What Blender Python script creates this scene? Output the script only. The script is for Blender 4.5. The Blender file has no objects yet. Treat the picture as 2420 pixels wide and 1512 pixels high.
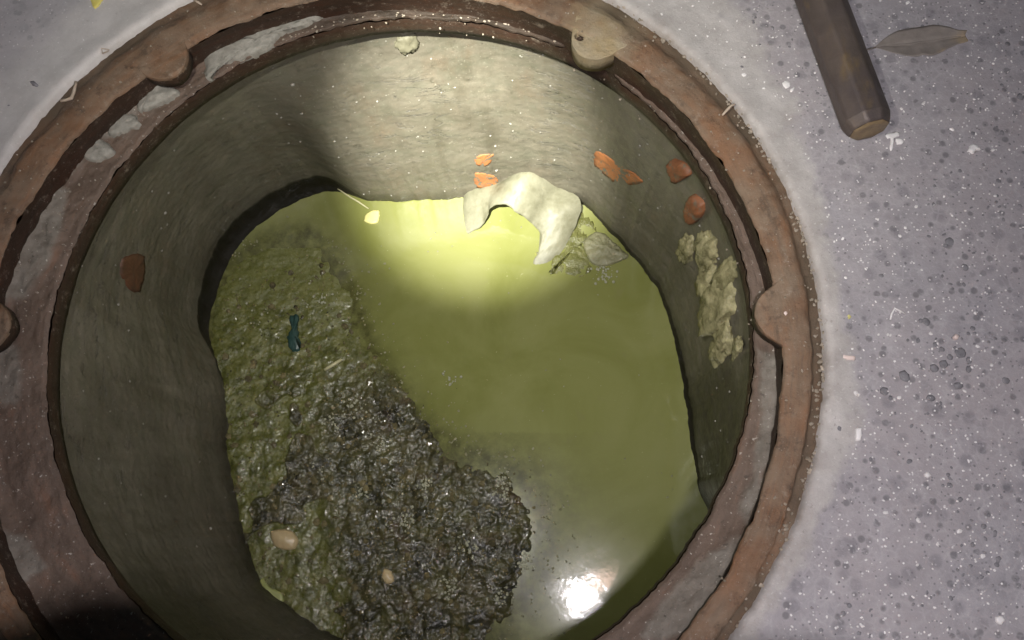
import bpy, bmesh, math, random
import numpy as np
from mathutils import Vector, Matrix
from mathutils.bvhtree import BVHTree

random.seed(7)
RNG = np.random.default_rng(7)
S = bpy.context.scene
COL = S.collection

# ---------------------------------------------------------------- camera
# picture measured on a 2420 x 1512 grid; the lens sees straight down at grid point (1328, 1370)
GF, GCX, GCY = 2096.0, 1210.0, 756.0
CAM = np.array([0.173, -0.218, 0.76])
_n = np.array([(1328 - GCX) / GF, (1370 - GCY) / GF, 1.0]); _n /= np.linalg.norm(_n)
_u = np.array([0, -1.0, 0]); _u -= _n * _u.dot(_n); _u /= np.linalg.norm(_u)
ROT = np.array([np.cross(_u, -_n), _u, -_n])            # rows: world axes in camera axes (x right, y down, z ahead)
cam_d = bpy.data.cameras.new('camera'); cam = bpy.data.objects.new('camera', cam_d); COL.objects.link(cam)
m3 = Matrix([[float(ROT[i][0]), float(-ROT[i][1]), float(-ROT[i][2])] for i in range(3)])
cam.matrix_world = Matrix.Translation(Vector(CAM)) @ m3.to_4x4()
cam_d.sensor_width = 36.0; cam_d.lens = 36.0 * GF / 2420.0
cam_d.clip_start = 0.01; cam_d.clip_end = 200
S.camera = cam

# ---------------------------------------------------------------- night sky and the two hand lights
world = bpy.data.worlds.new('World'); S.world = world; world.use_nodes = True
wn = world.node_tree
sky = wn.nodes.new('ShaderNodeTexSky'); sky.sky_type = 'NISHITA'; sky.sun_disc = False
sky.sun_elevation = math.radians(2); sky.sun_rotation = math.radians(200)
bg = wn.nodes['Background']; bg.inputs['Strength'].default_value = 0.05
wn.links.new(sky.outputs[0], bg.inputs['Color'])

def aim(o, target):
    d = Vector(target) - o.location
    o.rotation_euler = d.to_track_quat('-Z', 'Y').to_euler()

def spot(name, loc, target, watts, color, angle, blend, radius):
    l = bpy.data.lights.new(name, 'SPOT'); l.energy = watts; l.color = color
    l.spot_size = math.radians(angle); l.spot_blend = blend; l.shadow_soft_size = radius
    o = bpy.data.objects.new(name, l); COL.objects.link(o); o.location = loc; aim(o, target); return o

TORCH = (0.02, -0.10, 0.72)
spot('torch_beam', TORCH, (0.055, 0.31, -0.28), 330.0, (1.0, 0.985, 0.88), 22, 1.0, 0.008)
spot('torch_spill', TORCH, (0.10, 0.27, -0.40), 24.0, (1.0, 0.985, 0.88), 70, 1.0, 0.008)
fl = bpy.data.lights.new('phone_light', 'POINT'); fl.energy = 22.0; fl.color = (1.0, 0.945, 0.985); fl.shadow_soft_size = 0.018
flo = bpy.data.objects.new('phone_light', fl); COL.objects.link(flo)
flo.location = (CAM[0] + 0.055, CAM[1] - 0.042, CAM[2])

S.view_settings.view_transform = 'Standard'; S.view_settings.look = 'None'
S.view_settings.exposure = 0.0; S.view_settings.gamma = 1.0
S.view_settings.use_curve_mapping = False

# ---------------------------------------------------------------- helpers
def at(u, v, z):
    """point of the plane of height z seen at grid point (u, v)"""
    d = ROT @ np.array([(u - GCX) / GF, (v - GCY) / GF, 1.0])
    t = (z - CAM[2]) / d[2]
    return CAM + d * t

def ats(pts, z): return np.array([at(u, v, z) for u, v in pts])

def gnoise(p, seed=0):
    """gradient noise, p (N,3) -> about -1..1"""
    p = np.asarray(p, float); i = np.floor(p).astype(np.int64); f = p - i
    w = f * f * f * (f * (f * 6 - 15) + 10)
    out = 0
    for dx in (0, 1):
        for dy in (0, 1):
            for dz in (0, 1):
                h = (i[:, 0] + dx) * 374761393 + (i[:, 1] + dy) * 668265263 + (i[:, 2] + dz) * 2147483647 + seed * 974711
                h = (h ^ (h >> 13)) * 1274126177; h = h ^ (h >> 16)
                a = (h & 1023) / 1023.0 * 2 * np.pi; zz = ((h >> 10) & 1023) / 511.5 - 1; rr = np.sqrt(np.maximum(0, 1 - zz * zz))
                g = rr * np.cos(a) * (f[:, 0] - dx) + rr * np.sin(a) * (f[:, 1] - dy) + zz * (f[:, 2] - dz)
                out = out + g * (w[:, 0] if dx else 1 - w[:, 0]) * (w[:, 1] if dy else 1 - w[:, 1]) * (w[:, 2] if dz else 1 - w[:, 2])
    return out * 1.5

def fbm(p, scale, octs=4, seed=0, gain=0.5):
    p = np.asarray(p, float) * scale; o = 0; a = 1.0
    for k in range(octs):
        o = o + a * gnoise(p, seed + k); p = p * 2.03; a *= gain
    return o

def sstep(a, b, x):
    t = np.clip((x - a) / (b - a), 0, 1); return t * t * (3 - 2 * t)

def poly_sd(P, poly):
    """signed distance, inside negative"""
    P = np.asarray(P)[:, :2]; poly = np.asarray(poly)[:, :2]; n = len(poly)
    d = np.full(len(P), 1e9); ins = np.zeros(len(P), bool)
    for k in range(n):
        a, b = poly[k], poly[(k + 1) % n]; e = b - a; w = P - a
        t = np.clip((w @ e) / (e @ e + 1e-12), 0, 1)
        d = np.minimum(d, np.hypot(*(w - t[:, None] * e).T))
        c = ((a[1] > P[:, 1]) != (b[1] > P[:, 1]))
        with np.errstate(divide='ignore', invalid='ignore'):
            xx = (b[0] - a[0]) * (P[:, 1] - a[1]) / (b[1] - a[1]) + a[0]
        ins ^= c & (P[:, 0] < xx)
    return np.where(ins, -d, d)

def tag(o, label=None, cat=None, group=None, kind=None):
    if label: o['label'] = label
    if cat: o['category'] = cat
    if group: o['group'] = group
    if kind: o['kind'] = kind
    return o

def mesh_obj(name, V, F, mat=None, parent=None, smooth=True, attrs=None):
    me = bpy.data.meshes.new(name)
    V = np.asarray(V, float)
    me.from_pydata(V.tolist(), [], [list(map(int, f)) for f in F])
    if attrs:
        for k, a in attrs.items():
            at_ = me.attributes.new(k, 'FLOAT', 'POINT'); at_.data.foreach_set('value', np.asarray(a, np.float32))
    me.validate(); me.update()
    if smooth: me.polygons.foreach_set('use_smooth', [True] * len(me.polygons))
    if mat: me.materials.append(mat)
    o = bpy.data.objects.new(name, me); COL.objects.link(o)
    if parent is not None: o.parent = parent
    return o

def empty(name, loc=(0, 0, 0)):
    o = bpy.data.objects.new(name, None); COL.objects.link(o); o.location = loc; o.empty_display_size = 0.02; return o

def grid_faces(nu, nv, closed=True):
    """rows nv (0..nv-1) of nu points each"""
    i = np.arange(nu if closed else nu - 1); F = []
    for r in range(nv - 1):
        a = r * nu + i; b = r * nu + (i + 1) % nu
        F.append(np.c_[a, b, b + nu, a + nu])
    return np.concatenate(F)

# ---------------------------------------------------------------- material helpers
class M:
    def __init__(s, name, rough=0.6, spec=0.5):
        s.m = bpy.data.materials.new(name); s.m.use_nodes = True; s.t = s.m.node_tree
        s.b = s.t.nodes['Principled BSDF']; s.b.inputs['Roughness'].default_value = rough
        s.b.inputs['Specular IOR Level'].default_value = spec
        s.geo = s.t.nodes.new('ShaderNodeNewGeometry')
    def n(s, typ, **kw):
        x = s.t.nodes.new(typ)
        for k, v in kw.items(): setattr(x, k, v)
        return x
    def link(s, a, b): s.t.links.new(a, b)
    def pos(s, scale=(1, 1, 1), rot=(0, 0, 0)):
        mp = s.n('ShaderNodeMapping'); s.link(s.geo.outputs['Position'], mp.inputs['Vector'])
        mp.inputs['Scale'].default_value = scale; mp.inputs['Rotation'].default_value = rot; return mp.outputs[0]
    def attr(s, name): return s.n('ShaderNodeAttribute', attribute_name=name).outputs['Fac']
    def ringvec(s, sa=1.0, sr=1.0):
        c = s.n('ShaderNodeCombineXYZ'); a = s.n('ShaderNodeMath', operation='MULTIPLY'); r = s.n('ShaderNodeMath', operation='MULTIPLY')
        s.link(s.attr('arc'), a.inputs[0]); a.inputs[1].default_value = sa
        s.link(s.attr('rad'), r.inputs[0]); r.inputs[1].default_value = sr
        s.link(a.outputs[0], c.inputs[0]); s.link(r.outputs[0], c.inputs[1]); return c.outputs[0]
    def noise(s, scale, detail=5, rough=0.55, vec=None, dist=0.0):
        x = s.n('ShaderNodeTexNoise'); x.inputs['Scale'].default_value = scale; x.inputs['Detail'].default_value = detail
        x.inputs['Roughness'].default_value = rough; x.inputs['Distortion'].default_value = dist
        s.link(vec if vec is not None else s.geo.outputs['Position'], x.inputs['Vector']); return x.outputs['Fac']
    def vor(s, scale, vec=None, out='Distance', rnd=1.0):
        x = s.n('ShaderNodeTexVoronoi'); x.inputs['Scale'].default_value = scale; x.inputs['Randomness'].default_value = rnd
        s.link(vec if vec is not None else s.geo.outputs['Position'], x.inputs['Vector']); return x.outputs[out]
    def ramp(s, fac, stops):
        r = s.n('ShaderNodeValToRGB'); e = r.color_ramp.elements
        while len(e) > len(stops): e.remove(e[-1])
        while len(e) < len(stops): e.new(0.5)
        for k, (p, c) in enumerate(stops):
            e[k].position = p; e[k].color = (c, c, c, 1) if not hasattr(c, '__len__') else (*c, 1)
        s.link(fac, r.inputs[0]); return r.outputs[0]
    def mix(s, fac, a, b, mode='MIX'):
        x = s.n('ShaderNodeMix', data_type='RGBA', blend_type=mode)
        for sock, v in ((x.inputs[0], fac), (x.inputs[6], a), (x.inputs[7], b)):
            if isinstance(v, (int, float)): sock.default_value = v
            elif isinstance(v, tuple): sock.default_value = (*v, 1)
            else: s.link(v, sock)
        return x.outputs[2]
    def math(s, op, a, b=0.0):
        x = s.n('ShaderNodeMath', operation=op)
        for sock, v in ((x.inputs[0], a), (x.inputs[1], b)):
            if isinstance(v, (int, float)): sock.default_value = v
            else: s.link(v, sock)
        return x.outputs[0]
    def color(s, c):
        if isinstance(c, tuple): s.b.inputs['Base Color'].default_value = (*c, 1)
        else: s.link(c, s.b.inputs['Base Color'])
    def rough(s, r): s.link(r, s.b.inputs['Roughness'])
    def bump(s, h, strength=0.5, dist=0.002, prev=None):
        x = s.n('ShaderNodeBump'); x.inputs['Strength'].default_value = strength; x.inputs['Distance'].default_value = dist
        s.link(h, x.inputs['Height'])
        if prev is not None: s.link(prev, x.inputs['Normal'])
        s.link(x.outputs[0], s.b.inputs['Normal']); return x.outputs[0]

def simple(name, c1, c2, scale=60, rough=0.6, bump=0.4, bd=0.001, spec=0.4):
    m = M(name, rough, spec); f = m.noise(scale, 6, 0.65)
    m.color(m.ramp(f, [(0.3, c1), (0.7, c2)])); m.bump(m.noise(scale * 3, 5, 0.7), bump, bd); return m.m

# ground: worn exposed-aggregate paving, smooth mortar collar near the ring (attribute "collar")
g = M('paving', 0.62, 0.4)
big = g.noise(6, 4, 0.6)
base = g.ramp(g.noise(45, 8, 0.7), [(0.25, (0.235, 0.224, 0.238)), (0.55, (0.305, 0.291, 0.306)), (0.8, (0.385, 0.37, 0.384))])
base = g.mix(g.ramp(big, [(0.4, 0.0), (0.65, 0.5)]), base, (0.36, 0.325, 0.325))
v1 = g.vor(95); cellc = g.vor(95, out='Color')
spots = g.ramp(v1, [(0.0, 1.0), (0.22, 1.0), (0.34, 0.0)])
sel = g.ramp(g.vor(95, out='Color'), [(0.0, 0.0), (0.40, 0.0), (0.55, 1.0)])
base = g.mix(g.math('MULTIPLY', g.math('MULTIPLY', spots, sel), 0.72), base, (0.125, 0.121, 0.13))
v3 = g.vor(58, g.pos((1, 1, 1), (0, 0, 0.7))); s3 = g.ramp(v3, [(0.0, 1.0), (0.25, 0.9), (0.42, 0.0)])
selx = g.ramp(g.vor(58, g.pos((1, 1, 1), (0, 0, 0.7)), 'Color'), [(0.0, 0.0), (0.45, 0.0), (0.6, 1.0)])
base = g.mix(g.math('MULTIPLY', g.math('MULTIPLY', s3, selx), 0.5), base, (0.15, 0.145, 0.16))
vn = g.n('ShaderNodeTexVoronoi', feature='DISTANCE_TO_EDGE'); vn.inputs['Scale'].default_value = 120
warp = g.mix(0.012, g.geo.outputs['Position'], g.n('ShaderNodeTexNoise').outputs['Color'], 'ADD'); g.link(warp, vn.inputs['Vector'])
base = g.mix(g.math('MULTIPLY', g.ramp(vn.outputs['Distance'], [(0.0, 0.3), (0.16, 0.0)]), g.ramp(g.noise(40, 5, 0.7, None, 1.0), [(0.42, 0.0), (0.6, 1.0)])), base, (0.47, 0.455, 0.465))
base = g.mix(g.ramp(g.noise(120, 6, 0.75, None, 1.5), [(0.56, 0.0), (0.72, 0.6)]), base, (0.46, 0.445, 0.455))
v2 = g.vor(240); s2 = g.ramp(v2, [(0.0, 1.0), (0.16, 1.0), (0.26, 0.0)])
sel2 = g.ramp(g.vor(240, out='Color'), [(0.0, 0.0), (0.68, 0.0), (0.72, 1.0)])
sel3 = g.ramp(g.vor(240, out='Color'), [(0.0, 1.0), (0.36, 1.0), (0.42, 0.0)])
base = g.mix(g.math('MULTIPLY', g.math('MULTIPLY', s2, sel2), 0.8), base, (0.62, 0.6, 0.6))
base = g.mix(g.math('MULTIPLY', g.math('MULTIPLY', s2, sel3), 0.65), base, (0.13, 0.125, 0.14))
mort = g.ramp(g.noise(28, 9, 0.68), [(0.3, (0.30, 0.28, 0.265)), (0.5, (0.40, 0.378, 0.362)), (0.72, (0.50, 0.476, 0.458))])
mort = g.mix(g.ramp(g.noise(330, 3, 0.6), [(0.62, 0.0), (0.72, 0.55)]), mort, (0.62, 0.6, 0.58))
mort = g.mix(g.ramp(g.noise(210, 3, 0.6, g.pos((1, 1, 1), (0, 0, 1.0))), [(0.28, 0.5), (0.36, 0.0)]), mort, (0.2, 0.18, 0.17))
fc = g.math('ADD', g.attr('collar'), g.math('MULTIPLY', g.math('SUBTRACT', g.noise(30, 7, 0.72), 0.5), 1.5))
col = g.mix(g.ramp(fc, [(0.3, 0.0), (0.72, 1.0)]), base, mort)
col = g.mix(g.math('MULTIPLY', g.attr('stain'), g.ramp(g.noise(70, 5, 0.7), [(0.3, 0.3), (0.6, 1.0)])), col, (0.19, 0.15, 0.115))
col = g.mix(g.attr('falloff_lift'), col, g.mix(0.5, col, (0.95, 0.93, 0.90)))  # lightens the upper-left paving colour to make up for lamp falloff
g.color(col)
nb = g.bump(g.noise(140, 8, 0.72), 0.55, 0.0016)
g.bump(g.noise(420, 4, 0.7), 0.35, 0.0007, nb)
g.rough(g.ramp(g.noise(160, 4, 0.7), [(0.3, 0.42), (0.7, 0.75)]))
M_GROUND = g.m

# rusted cast iron of the frame
def rust(name, dark, mid, orange, dusty, dust=0.5, rough=(0.45, 0.8)):
    r = M(name, 0.6, 0.4)
    v = r.ringvec()
    streak = r.noise(1.0, 9, 0.72, r.ringvec(16, 150))
    blot = r.noise(34, 7, 0.68)
    c = r.ramp(streak, [(0.28, dark), (0.5, mid), (0.72, orange)])
    c = r.mix(r.ramp(blot, [(0.35, 0.0), (0.62, dust)]), c, dusty)
    c = r.mix(r.ramp(r.noise(15, 5, 0.6, r.pos((1, 1, 1), (0, 0, 2))), [(0.5, 0.0), (0.7, 0.5)]), c, orange)
    c = r.mix(r.ramp(r.noise(55, 8, 0.75, r.pos((1, 1, 1), (0, 0, 3))), [(0.30, 0.85), (0.47, 0.0)]), c, (0.045, 0.030, 0.02))
    c = r.mix(r.ramp(r.noise(90, 7, 0.78, r.pos((1, 1, 1), (2, 0, 0))), [(0.56, 0.0), (0.7, 0.65)]), c, (0.27, 0.225, 0.175))
    c = r.mix(r.ramp(r.noise(420, 3, 0.6), [(0.66, 0.0), (0.74, 0.6)]), c, (0.42, 0.38, 0.34))
    pf = r.math('ADD', r.attr('pale'), r.math('MULTIPLY', r.math('SUBTRACT', r.noise(70, 5, 0.7), 0.5), 0.5))
    c = r.mix(r.ramp(pf, [(0.25, 0.0), (0.8, 0.9)]), c, r.ramp(r.noise(48, 4, 0.6), [(0.3, (0.30, 0.23, 0.12)), (0.65, (0.34, 0.29, 0.20))]))
    c = r.mix(r.math('MULTIPLY', r.attr('grime'), 0.85), c, (0.075, 0.055, 0.035))
    r.color(c)
    b = r.bump(r.noise(130, 9, 0.78), 0.85, 0.0022)
    r.bump(streak, 0.35, 0.0015, b)
    r.rough(r.ramp(blot, [(0.3, rough[0]), (0.7, rough[1])]))
    return r.m
M_RIM = rust('rusted_iron', (0.060, 0.036, 0.021), (0.145, 0.083, 0.047), (0.22, 0.098, 0.042), (0.215, 0.165, 0.118), 0.65)
M_LUG = rust('rusted_lug', (0.095, 0.054, 0.034), (0.175, 0.10, 0.06), (0.25, 0.11, 0.052), (0.225, 0.17, 0.13), 0.6)
M_LUGP = rust('pale_lug', (0.30, 0.24, 0.14), (0.42, 0.35, 0.23), (0.44, 0.33, 0.16), (0.40, 0.36, 0.28), 0.7)
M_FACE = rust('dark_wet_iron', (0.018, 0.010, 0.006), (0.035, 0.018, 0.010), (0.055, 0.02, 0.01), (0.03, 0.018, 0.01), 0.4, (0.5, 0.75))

# seat ledge: rusty mud with cement crust where attribute "cem" is high
l = M('ledge_crust', 0.6, 0.4)
c = l.ramp(l.noise(1.0, 8, 0.65, l.ringvec(20, 110)), [(0.3, (0.080, 0.055, 0.040)), (0.55, (0.125, 0.088, 0.066)), (0.75, (0.165, 0.092, 0.06))])
cm = l.ramp(l.noise(60, 8, 0.7), [(0.3, (0.12, 0.108, 0.088)), (0.55, (0.19, 0.175, 0.148)), (0.8, (0.29, 0.27, 0.235))])
ff = l.math('ADD', l.attr('cem'), l.math('MULTIPLY', l.math('SUBTRACT', l.noise(60, 6, 0.7), 0.5), 0.8))
c = l.mix(l.ramp(ff, [(0.30, 0.0), (0.80, 0.72)]), c, cm)
c = l.mix(l.ramp(l.noise(300, 3, 0.6), [(0.64, 0.0), (0.72, 0.7)]), c, (0.5, 0.47, 0.42))
c = l.mix(l.ramp(l.noise(180, 4, 0.6, l.pos((1, 1, 1), (1, 0, 1))), [(0.3, 0.7), (0.38, 0.0)]), c, (0.05, 0.04, 0.03))
c = l.mix(l.attr('wet'), c, (0.03, 0.021, 0.014))
l.color(c); nb = l.bump(l.noise(120, 9, 0.75), 0.7, 0.003); l.bump(l.noise(420, 4, 0.7), 0.4, 0.001, nb)
l.rough(l.ramp(l.noise(90, 4, 0.7), [(0.3, 0.4), (0.7, 0.75)]))
M_LEDGE = l.m

# shaft render coat
w = M('wet_render', 0.5, 0.5)
wc = w.ramp(w.noise(9, 8, 0.62), [(0.28, (0.095, 0.084, 0.060)), (0.5, (0.127, 0.114, 0.085)), (0.74, (0.162, 0.147, 0.112))])
wc = w.mix(w.ramp(w.noise(26, 7, 0.7, w.pos((1, 1, 2.2))), [(0.46, 0.0), (0.72, 0.55)]), wc, (0.085, 0.09, 0.062))
wc = w.mix(w.ramp(w.noise(14, 6, 0.7, w.pos((1, 1, 0.6), (0, 0, 1))), [(0.56, 0.0), (0.72, 0.5)]), wc, (0.12, 0.085, 0.055))
wc = w.mix(w.ramp(w.noise(75, 6, 0.75), [(0.3, 0.55), (0.42, 0.0)]), wc, (0.042, 0.04, 0.026))
wc = w.mix(w.ramp(w.noise(330, 3, 0.6), [(0.65, 0.0), (0.73, 0.5)]), wc, (0.36, 0.34, 0.27))
wc = w.mix(w.ramp(w.noise(30, 5, 0.65, w.pos((1, 1, 0.10))), [(0.52, 0.0), (0.70, 0.5)]), wc, (0.062, 0.055, 0.036))
wc = w.mix(w.ramp(w.noise(19, 5, 0.65, w.pos((1, 1, 0.14), (0, 0, 1))), [(0.58, 0.0), (0.74, 0.45)]), wc, (0.20, 0.18, 0.135))
cr_ = w.noise(13, 5, 0.6, w.pos((1, 1, 5.0)), 0.8)
line = w.math('MULTIPLY', w.ramp(cr_, [(0.487, 0.0), (0.4985, 1.0), (0.51, 0.0)]), w.ramp(w.noise(9, 4, 0.7, w.pos((1, 1, 1), (1, 0, 0))), [(0.5, 0.0), (0.62, 1.0)]))
wc = w.mix(w.math('MULTIPLY', line, 0.8), wc, (0.03, 0.028, 0.018))
wc = w.mix(w.attr('damp_shade'), wc, (0.022, 0.019, 0.011))  # damp render, together with shade painted into the right-hand hollow
wc = w.mix(w.attr('foot_shade'), wc, (0.006, 0.0048, 0.0024))  # shade below the wall's lower lip, painted near black
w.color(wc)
nb = w.bump(w.noise(24, 9, 0.68, w.pos((1, 1, 1.3))), 0.10, 0.002)
nb = w.bump(w.noise(150, 7, 0.75), 0.5, 0.002, nb)
nb = w.bump(w.noise(500, 3, 0.7), 0.3, 0.0007, nb)
w.bump(w.math('SUBTRACT', 1.0, line), 0.6, 0.003, nb)
w.rough(w.ramp(w.noise(60, 5, 0.7), [(0.3, 0.32), (0.7, 0.62)]))
M_WALL = w.m

# sewage water
s_ = M('sewage', 0.06, 0.5)
wc = s_.ramp(s_.noise(7, 6, 0.6, None, 0.6), [(0.3, (0.142, 0.152, 0.040)), (0.55, (0.182, 0.19, 0.066)), (0.8, (0.205, 0.21, 0.086))])
wc = s_.mix(s_.ramp(s_.noise(45, 7, 0.7, None, 0.8), [(0.58, 0.0), (0.78, 0.35)]), wc, (0.16, 0.15, 0.08))
wc = s_.mix(s_.ramp(s_.noise(280, 3, 0.6), [(0.70, 0.0), (0.76, 0.5)]), wc, (0.4, 0.38, 0.24))
wc = s_.mix(s_.math('MULTIPLY', s_.attr('scum'), s_.ramp(s_.noise(60, 7, 0.75), [(0.3, 0.2), (0.6, 1.0)])), wc, (0.045, 0.044, 0.014))
s_.color(wc); nb = s_.bump(s_.noise(38, 3, 0.5), 0.10, 0.002); s_.bump(s_.noise(160, 4, 0.6), 0.06, 0.001, nb)
s_.rough(s_.ramp(s_.noise(20, 4, 0.6), [(0.35, 0.04), (0.7, 0.10)]))
s_.b.inputs['Coat Weight'].default_value = 0.22; s_.b.inputs['Coat Roughness'].default_value = 0.22
M_WATER = s_.m

# sludge crust
k = M('sludge_crust', 0.3, 0.55)
kc = k.ramp(k.noise(38, 9, 0.72), [(0.34, (0.006, 0.006, 0.004)), (0.48, (0.022, 0.021, 0.010)), (0.60, (0.062, 0.056, 0.022)), (0.76, (0.17, 0.14, 0.06))])
kc = k.mix(k.ramp(k.noise(22, 5, 0.7, k.pos((1, 1, 1), (0, 0, 1))), [(0.56, 0.0), (0.7, 0.6)]), kc, (0.07, 0.035, 0.025))
kc = k.mix(k.ramp(k.noise(18, 5, 0.7, k.pos((1, 1, 1), (0, 1, 0))), [(0.55, 0.0), (0.68, 0.6)]), kc, (0.03, 0.033, 0.045))
mossc = k.ramp(k.noise(55, 8, 0.7), [(0.30, (0.032, 0.036, 0.007)), (0.5, (0.085, 0.09, 0.02)), (0.70, (0.17, 0.165, 0.06))])
mf = k.math('ADD', k.math('ADD', k.attr('moss'), 0.24), k.math('MULTIPLY', k.math('SUBTRACT', k.noise(24, 8, 0.74), 0.5), 1.6))
kc = k.mix(k.ramp(k.noise(11, 6, 0.7, k.pos((1, 1, 1), (0, 0, 2))), [(0.48, 0.0), (0.66, 0.75)]), kc, k.ramp(k.noise(60, 6, 0.7), [(0.35, (0.03, 0.03, 0.013)), (0.7, (0.12, 0.10, 0.05))]))
kc = k.mix(k.ramp(mf, [(0.15, 0.0), (0.95, 1.0)]), kc, mossc)
kc = k.mix(k.math('MULTIPLY', k.attr('film'), k.ramp(k.noise(45, 7, 0.75), [(0.3, 0.25), (0.6, 0.95)])), kc, k.ramp(k.noise(30, 5, 0.7), [(0.3, (0.085, 0.092, 0.020)), (0.7, (0.145, 0.15, 0.045))]))
kc = k.mix(k.ramp(k.noise(360, 3, 0.6), [(0.66, 0.0), (0.73, 0.6)]), kc, (0.3, 0.27, 0.19))
k.color(kc); nb = k.bump(k.noise(120, 7, 0.7), 0.55, 0.003); k.bump(k.noise(400, 3, 0.6), 0.35, 0.0008, nb)
k.rough(k.ramp(k.noise(140, 4, 0.7), [(0.35, 0.14), (0.65, 0.5)]))
k.b.inputs['Coat Weight'].default_value = 0.2; k.b.inputs['Coat Roughness'].default_value = 0.09
M_SLUDGE = k.m

M_CRUMB = simple('wet_crumbs', (0.014, 0.013, 0.008), (0.20, 0.17, 0.085), 42, 0.13, 0.3, 0.001, 0.8)
M_CEM = simple('cement_crust', (0.19, 0.18, 0.155), (0.33, 0.315, 0.275), 110, 0.6, 0.8, 0.002)
def brickmat(name, c1, c2, cover):
    b = M(name, 0.6, 0.4); f = b.noise(80, 6, 0.7); c = b.ramp(f, [(0.3, c1), (0.7, c2)])
    c = b.mix(b.ramp(b.noise(85, 8, 0.78, b.pos((1, 1, 1), (0, 0, 1))), [(cover, 0.0), (cover + 0.06, 0.9)]), c, (0.12, 0.112, 0.08))
    b.color(c); b.bump(f, 0.6, 0.0012); return b.m
M_BRICK = brickmat('red_brick', (0.26, 0.10, 0.036), (0.37, 0.145, 0.05), 0.54)
M_BRICKD = brickmat('dull_brick', (0.15, 0.06, 0.028), (0.26, 0.10, 0.042), 0.53)
M_RUBBLE = simple('wet_mortar', (0.10, 0.09, 0.04), (0.48, 0.44, 0.25), 62, 0.25, 0.9, 0.003)
pp = M('pale_clay', 0.5, 0.35)
pc = pp.ramp(pp.noise(26, 7, 0.68), [(0.3, (0.10, 0.097, 0.06)), (0.55, (0.175, 0.17, 0.118)), (0.8, (0.23, 0.225, 0.165))])
pc = pp.mix(pp.ramp(pp.noise(80, 6, 0.75, pp.pos((1, 1, 0.5))), [(0.55, 0.0), (0.72, 0.55)]), pc, (0.09, 0.085, 0.045))
pl_ = pp.noise(22, 6, 0.65, None, 1.2)
pc0 = pp.mix(pp.math('MULTIPLY', pp.ramp(pl_, [(0.485, 0.0), (0.5, 1.0), (0.515, 0.0)]), 0.75), pc, (0.05, 0.047, 0.03))
pp.color(pc); nb = pp.bump(pp.noise(120, 7, 0.7), 0.4, 0.0015); pp.bump(pp.noise(22, 3, 0.6), 0.4, 0.006, nb)
M_PIPE = pp.m
M_TISSUE = simple('wet_tissue', (0.10, 0.10, 0.045), (0.24, 0.23, 0.14), 60, 0.35, 0.8, 0.002)
M_WHITE = simple('white_scrap', (0.66, 0.64, 0.63), (0.8, 0.78, 0.77), 80, 0.45, 0.3)
M_PINK = simple('pinkish_chip', (0.55, 0.44, 0.40), (0.68, 0.57, 0.53), 80, 0.5, 0.3)
M_STRAW = simple('dry_straw', (0.36, 0.29, 0.22), (0.48, 0.40, 0.32), 120, 0.55, 0.3)
M_RGRIT = simple('ring_grit', (0.17, 0.14, 0.10), (0.36, 0.31, 0.25), 90, 0.5, 0.3)
M_PALESTRAW = simple('wet_stalk', (0.36, 0.34, 0.19), (0.48, 0.45, 0.28), 120, 0.4, 0.3)
M_YELLOW = simple('yellow_petal', (0.60, 0.52, 0.10), (0.75, 0.68, 0.22), 60, 0.5, 0.2)
M_BIT = simple('yellow_leaf_bit', (0.50, 0.46, 0.17), (0.60, 0.55, 0.24), 70, 0.4, 0.2)
M_TAN = simple('tan_peel', (0.34, 0.26, 0.14), (0.44, 0.35, 0.20), 60, 0.35, 0.25)
M_GREEN = simple('green_leaf_bit', (0.20, 0.23, 0.07), (0.30, 0.31, 0.12), 70, 0.4, 0.3)
M_TEAL = simple('teal_scrap', (0.008, 0.028, 0.024), (0.035, 0.07, 0.062), 90, 0.25, 0.5)
M_DARK = simple('dark_stone', (0.12, 0.117, 0.126), (0.25, 0.243, 0.255), 200, 0.6, 0.15)
M_GRIT = simple('pale_grit', (0.55, 0.53, 0.52), (0.85, 0.83, 0.82), 60, 0.35, 0.4)
M_BUBBLE_GLINT = M('froth', 0.05, 0.6); M_BUBBLE_GLINT.color((0.30, 0.30, 0.22)); M_BUBBLE_GLINT = M_BUBBLE_GLINT.m  # froth bubbles and the pale beads that imitate wet glints

# steel bar
b_ = M('weathered_steel', 0.5, 0.5)
bc = b_.ramp(b_.noise(28, 7, 0.65, b_.pos((1, 0.3, 1), (0, 0, 0.35))), [(0.3, (0.075, 0.060, 0.052)), (0.55, (0.125, 0.100, 0.086)), (0.75, (0.165, 0.118, 0.072))])
bc = b_.mix(b_.ramp(b_.noise(30, 5, 0.6, b_.pos((1, 0.5, 1), (0, 0, 0.35))), [(0.62, 0.0), (0.70, 0.45)]), bc, (0.22, 0.15, 0.06))
bc = b_.mix(b_.ramp(b_.noise(11, 4, 0.6, b_.pos((1, 1, 1), (0, 0, 1))), [(0.5, 0.0), (0.66, 0.5)]), bc, (0.075, 0.062, 0.068))
b_.color(bc); nb = b_.bump(b_.noise(150, 7, 0.7), 0.5, 0.0012); b_.rough(b_.ramp(b_.noise(50, 5, 0.7), [(0.3, 0.36), (0.7, 0.65)]))
b_.b.inputs['Metallic'].default_value = 0.35
M_BAR = b_.m
M_BAREND = simple('worn_steel_end', (0.13, 0.09, 0.05), (0.27, 0.20, 0.11), 90, 0.45, 0.5)

lf = M('dry_leaf', 0.6, 0.35)
lc = lf.ramp(lf.noise(35, 7, 0.65), [(0.3, (0.15, 0.13, 0.118)), (0.6, (0.225, 0.20, 0.178)), (0.8, (0.28, 0.245, 0.21))])
lc = lf.mix(lf.attr('tip'), lc, (0.30, 0.235, 0.15))
lf.color(lc); lf.bump(lf.noise(200, 5, 0.7), 0.4, 0.0008)
M_LEAF = lf.m

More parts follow.
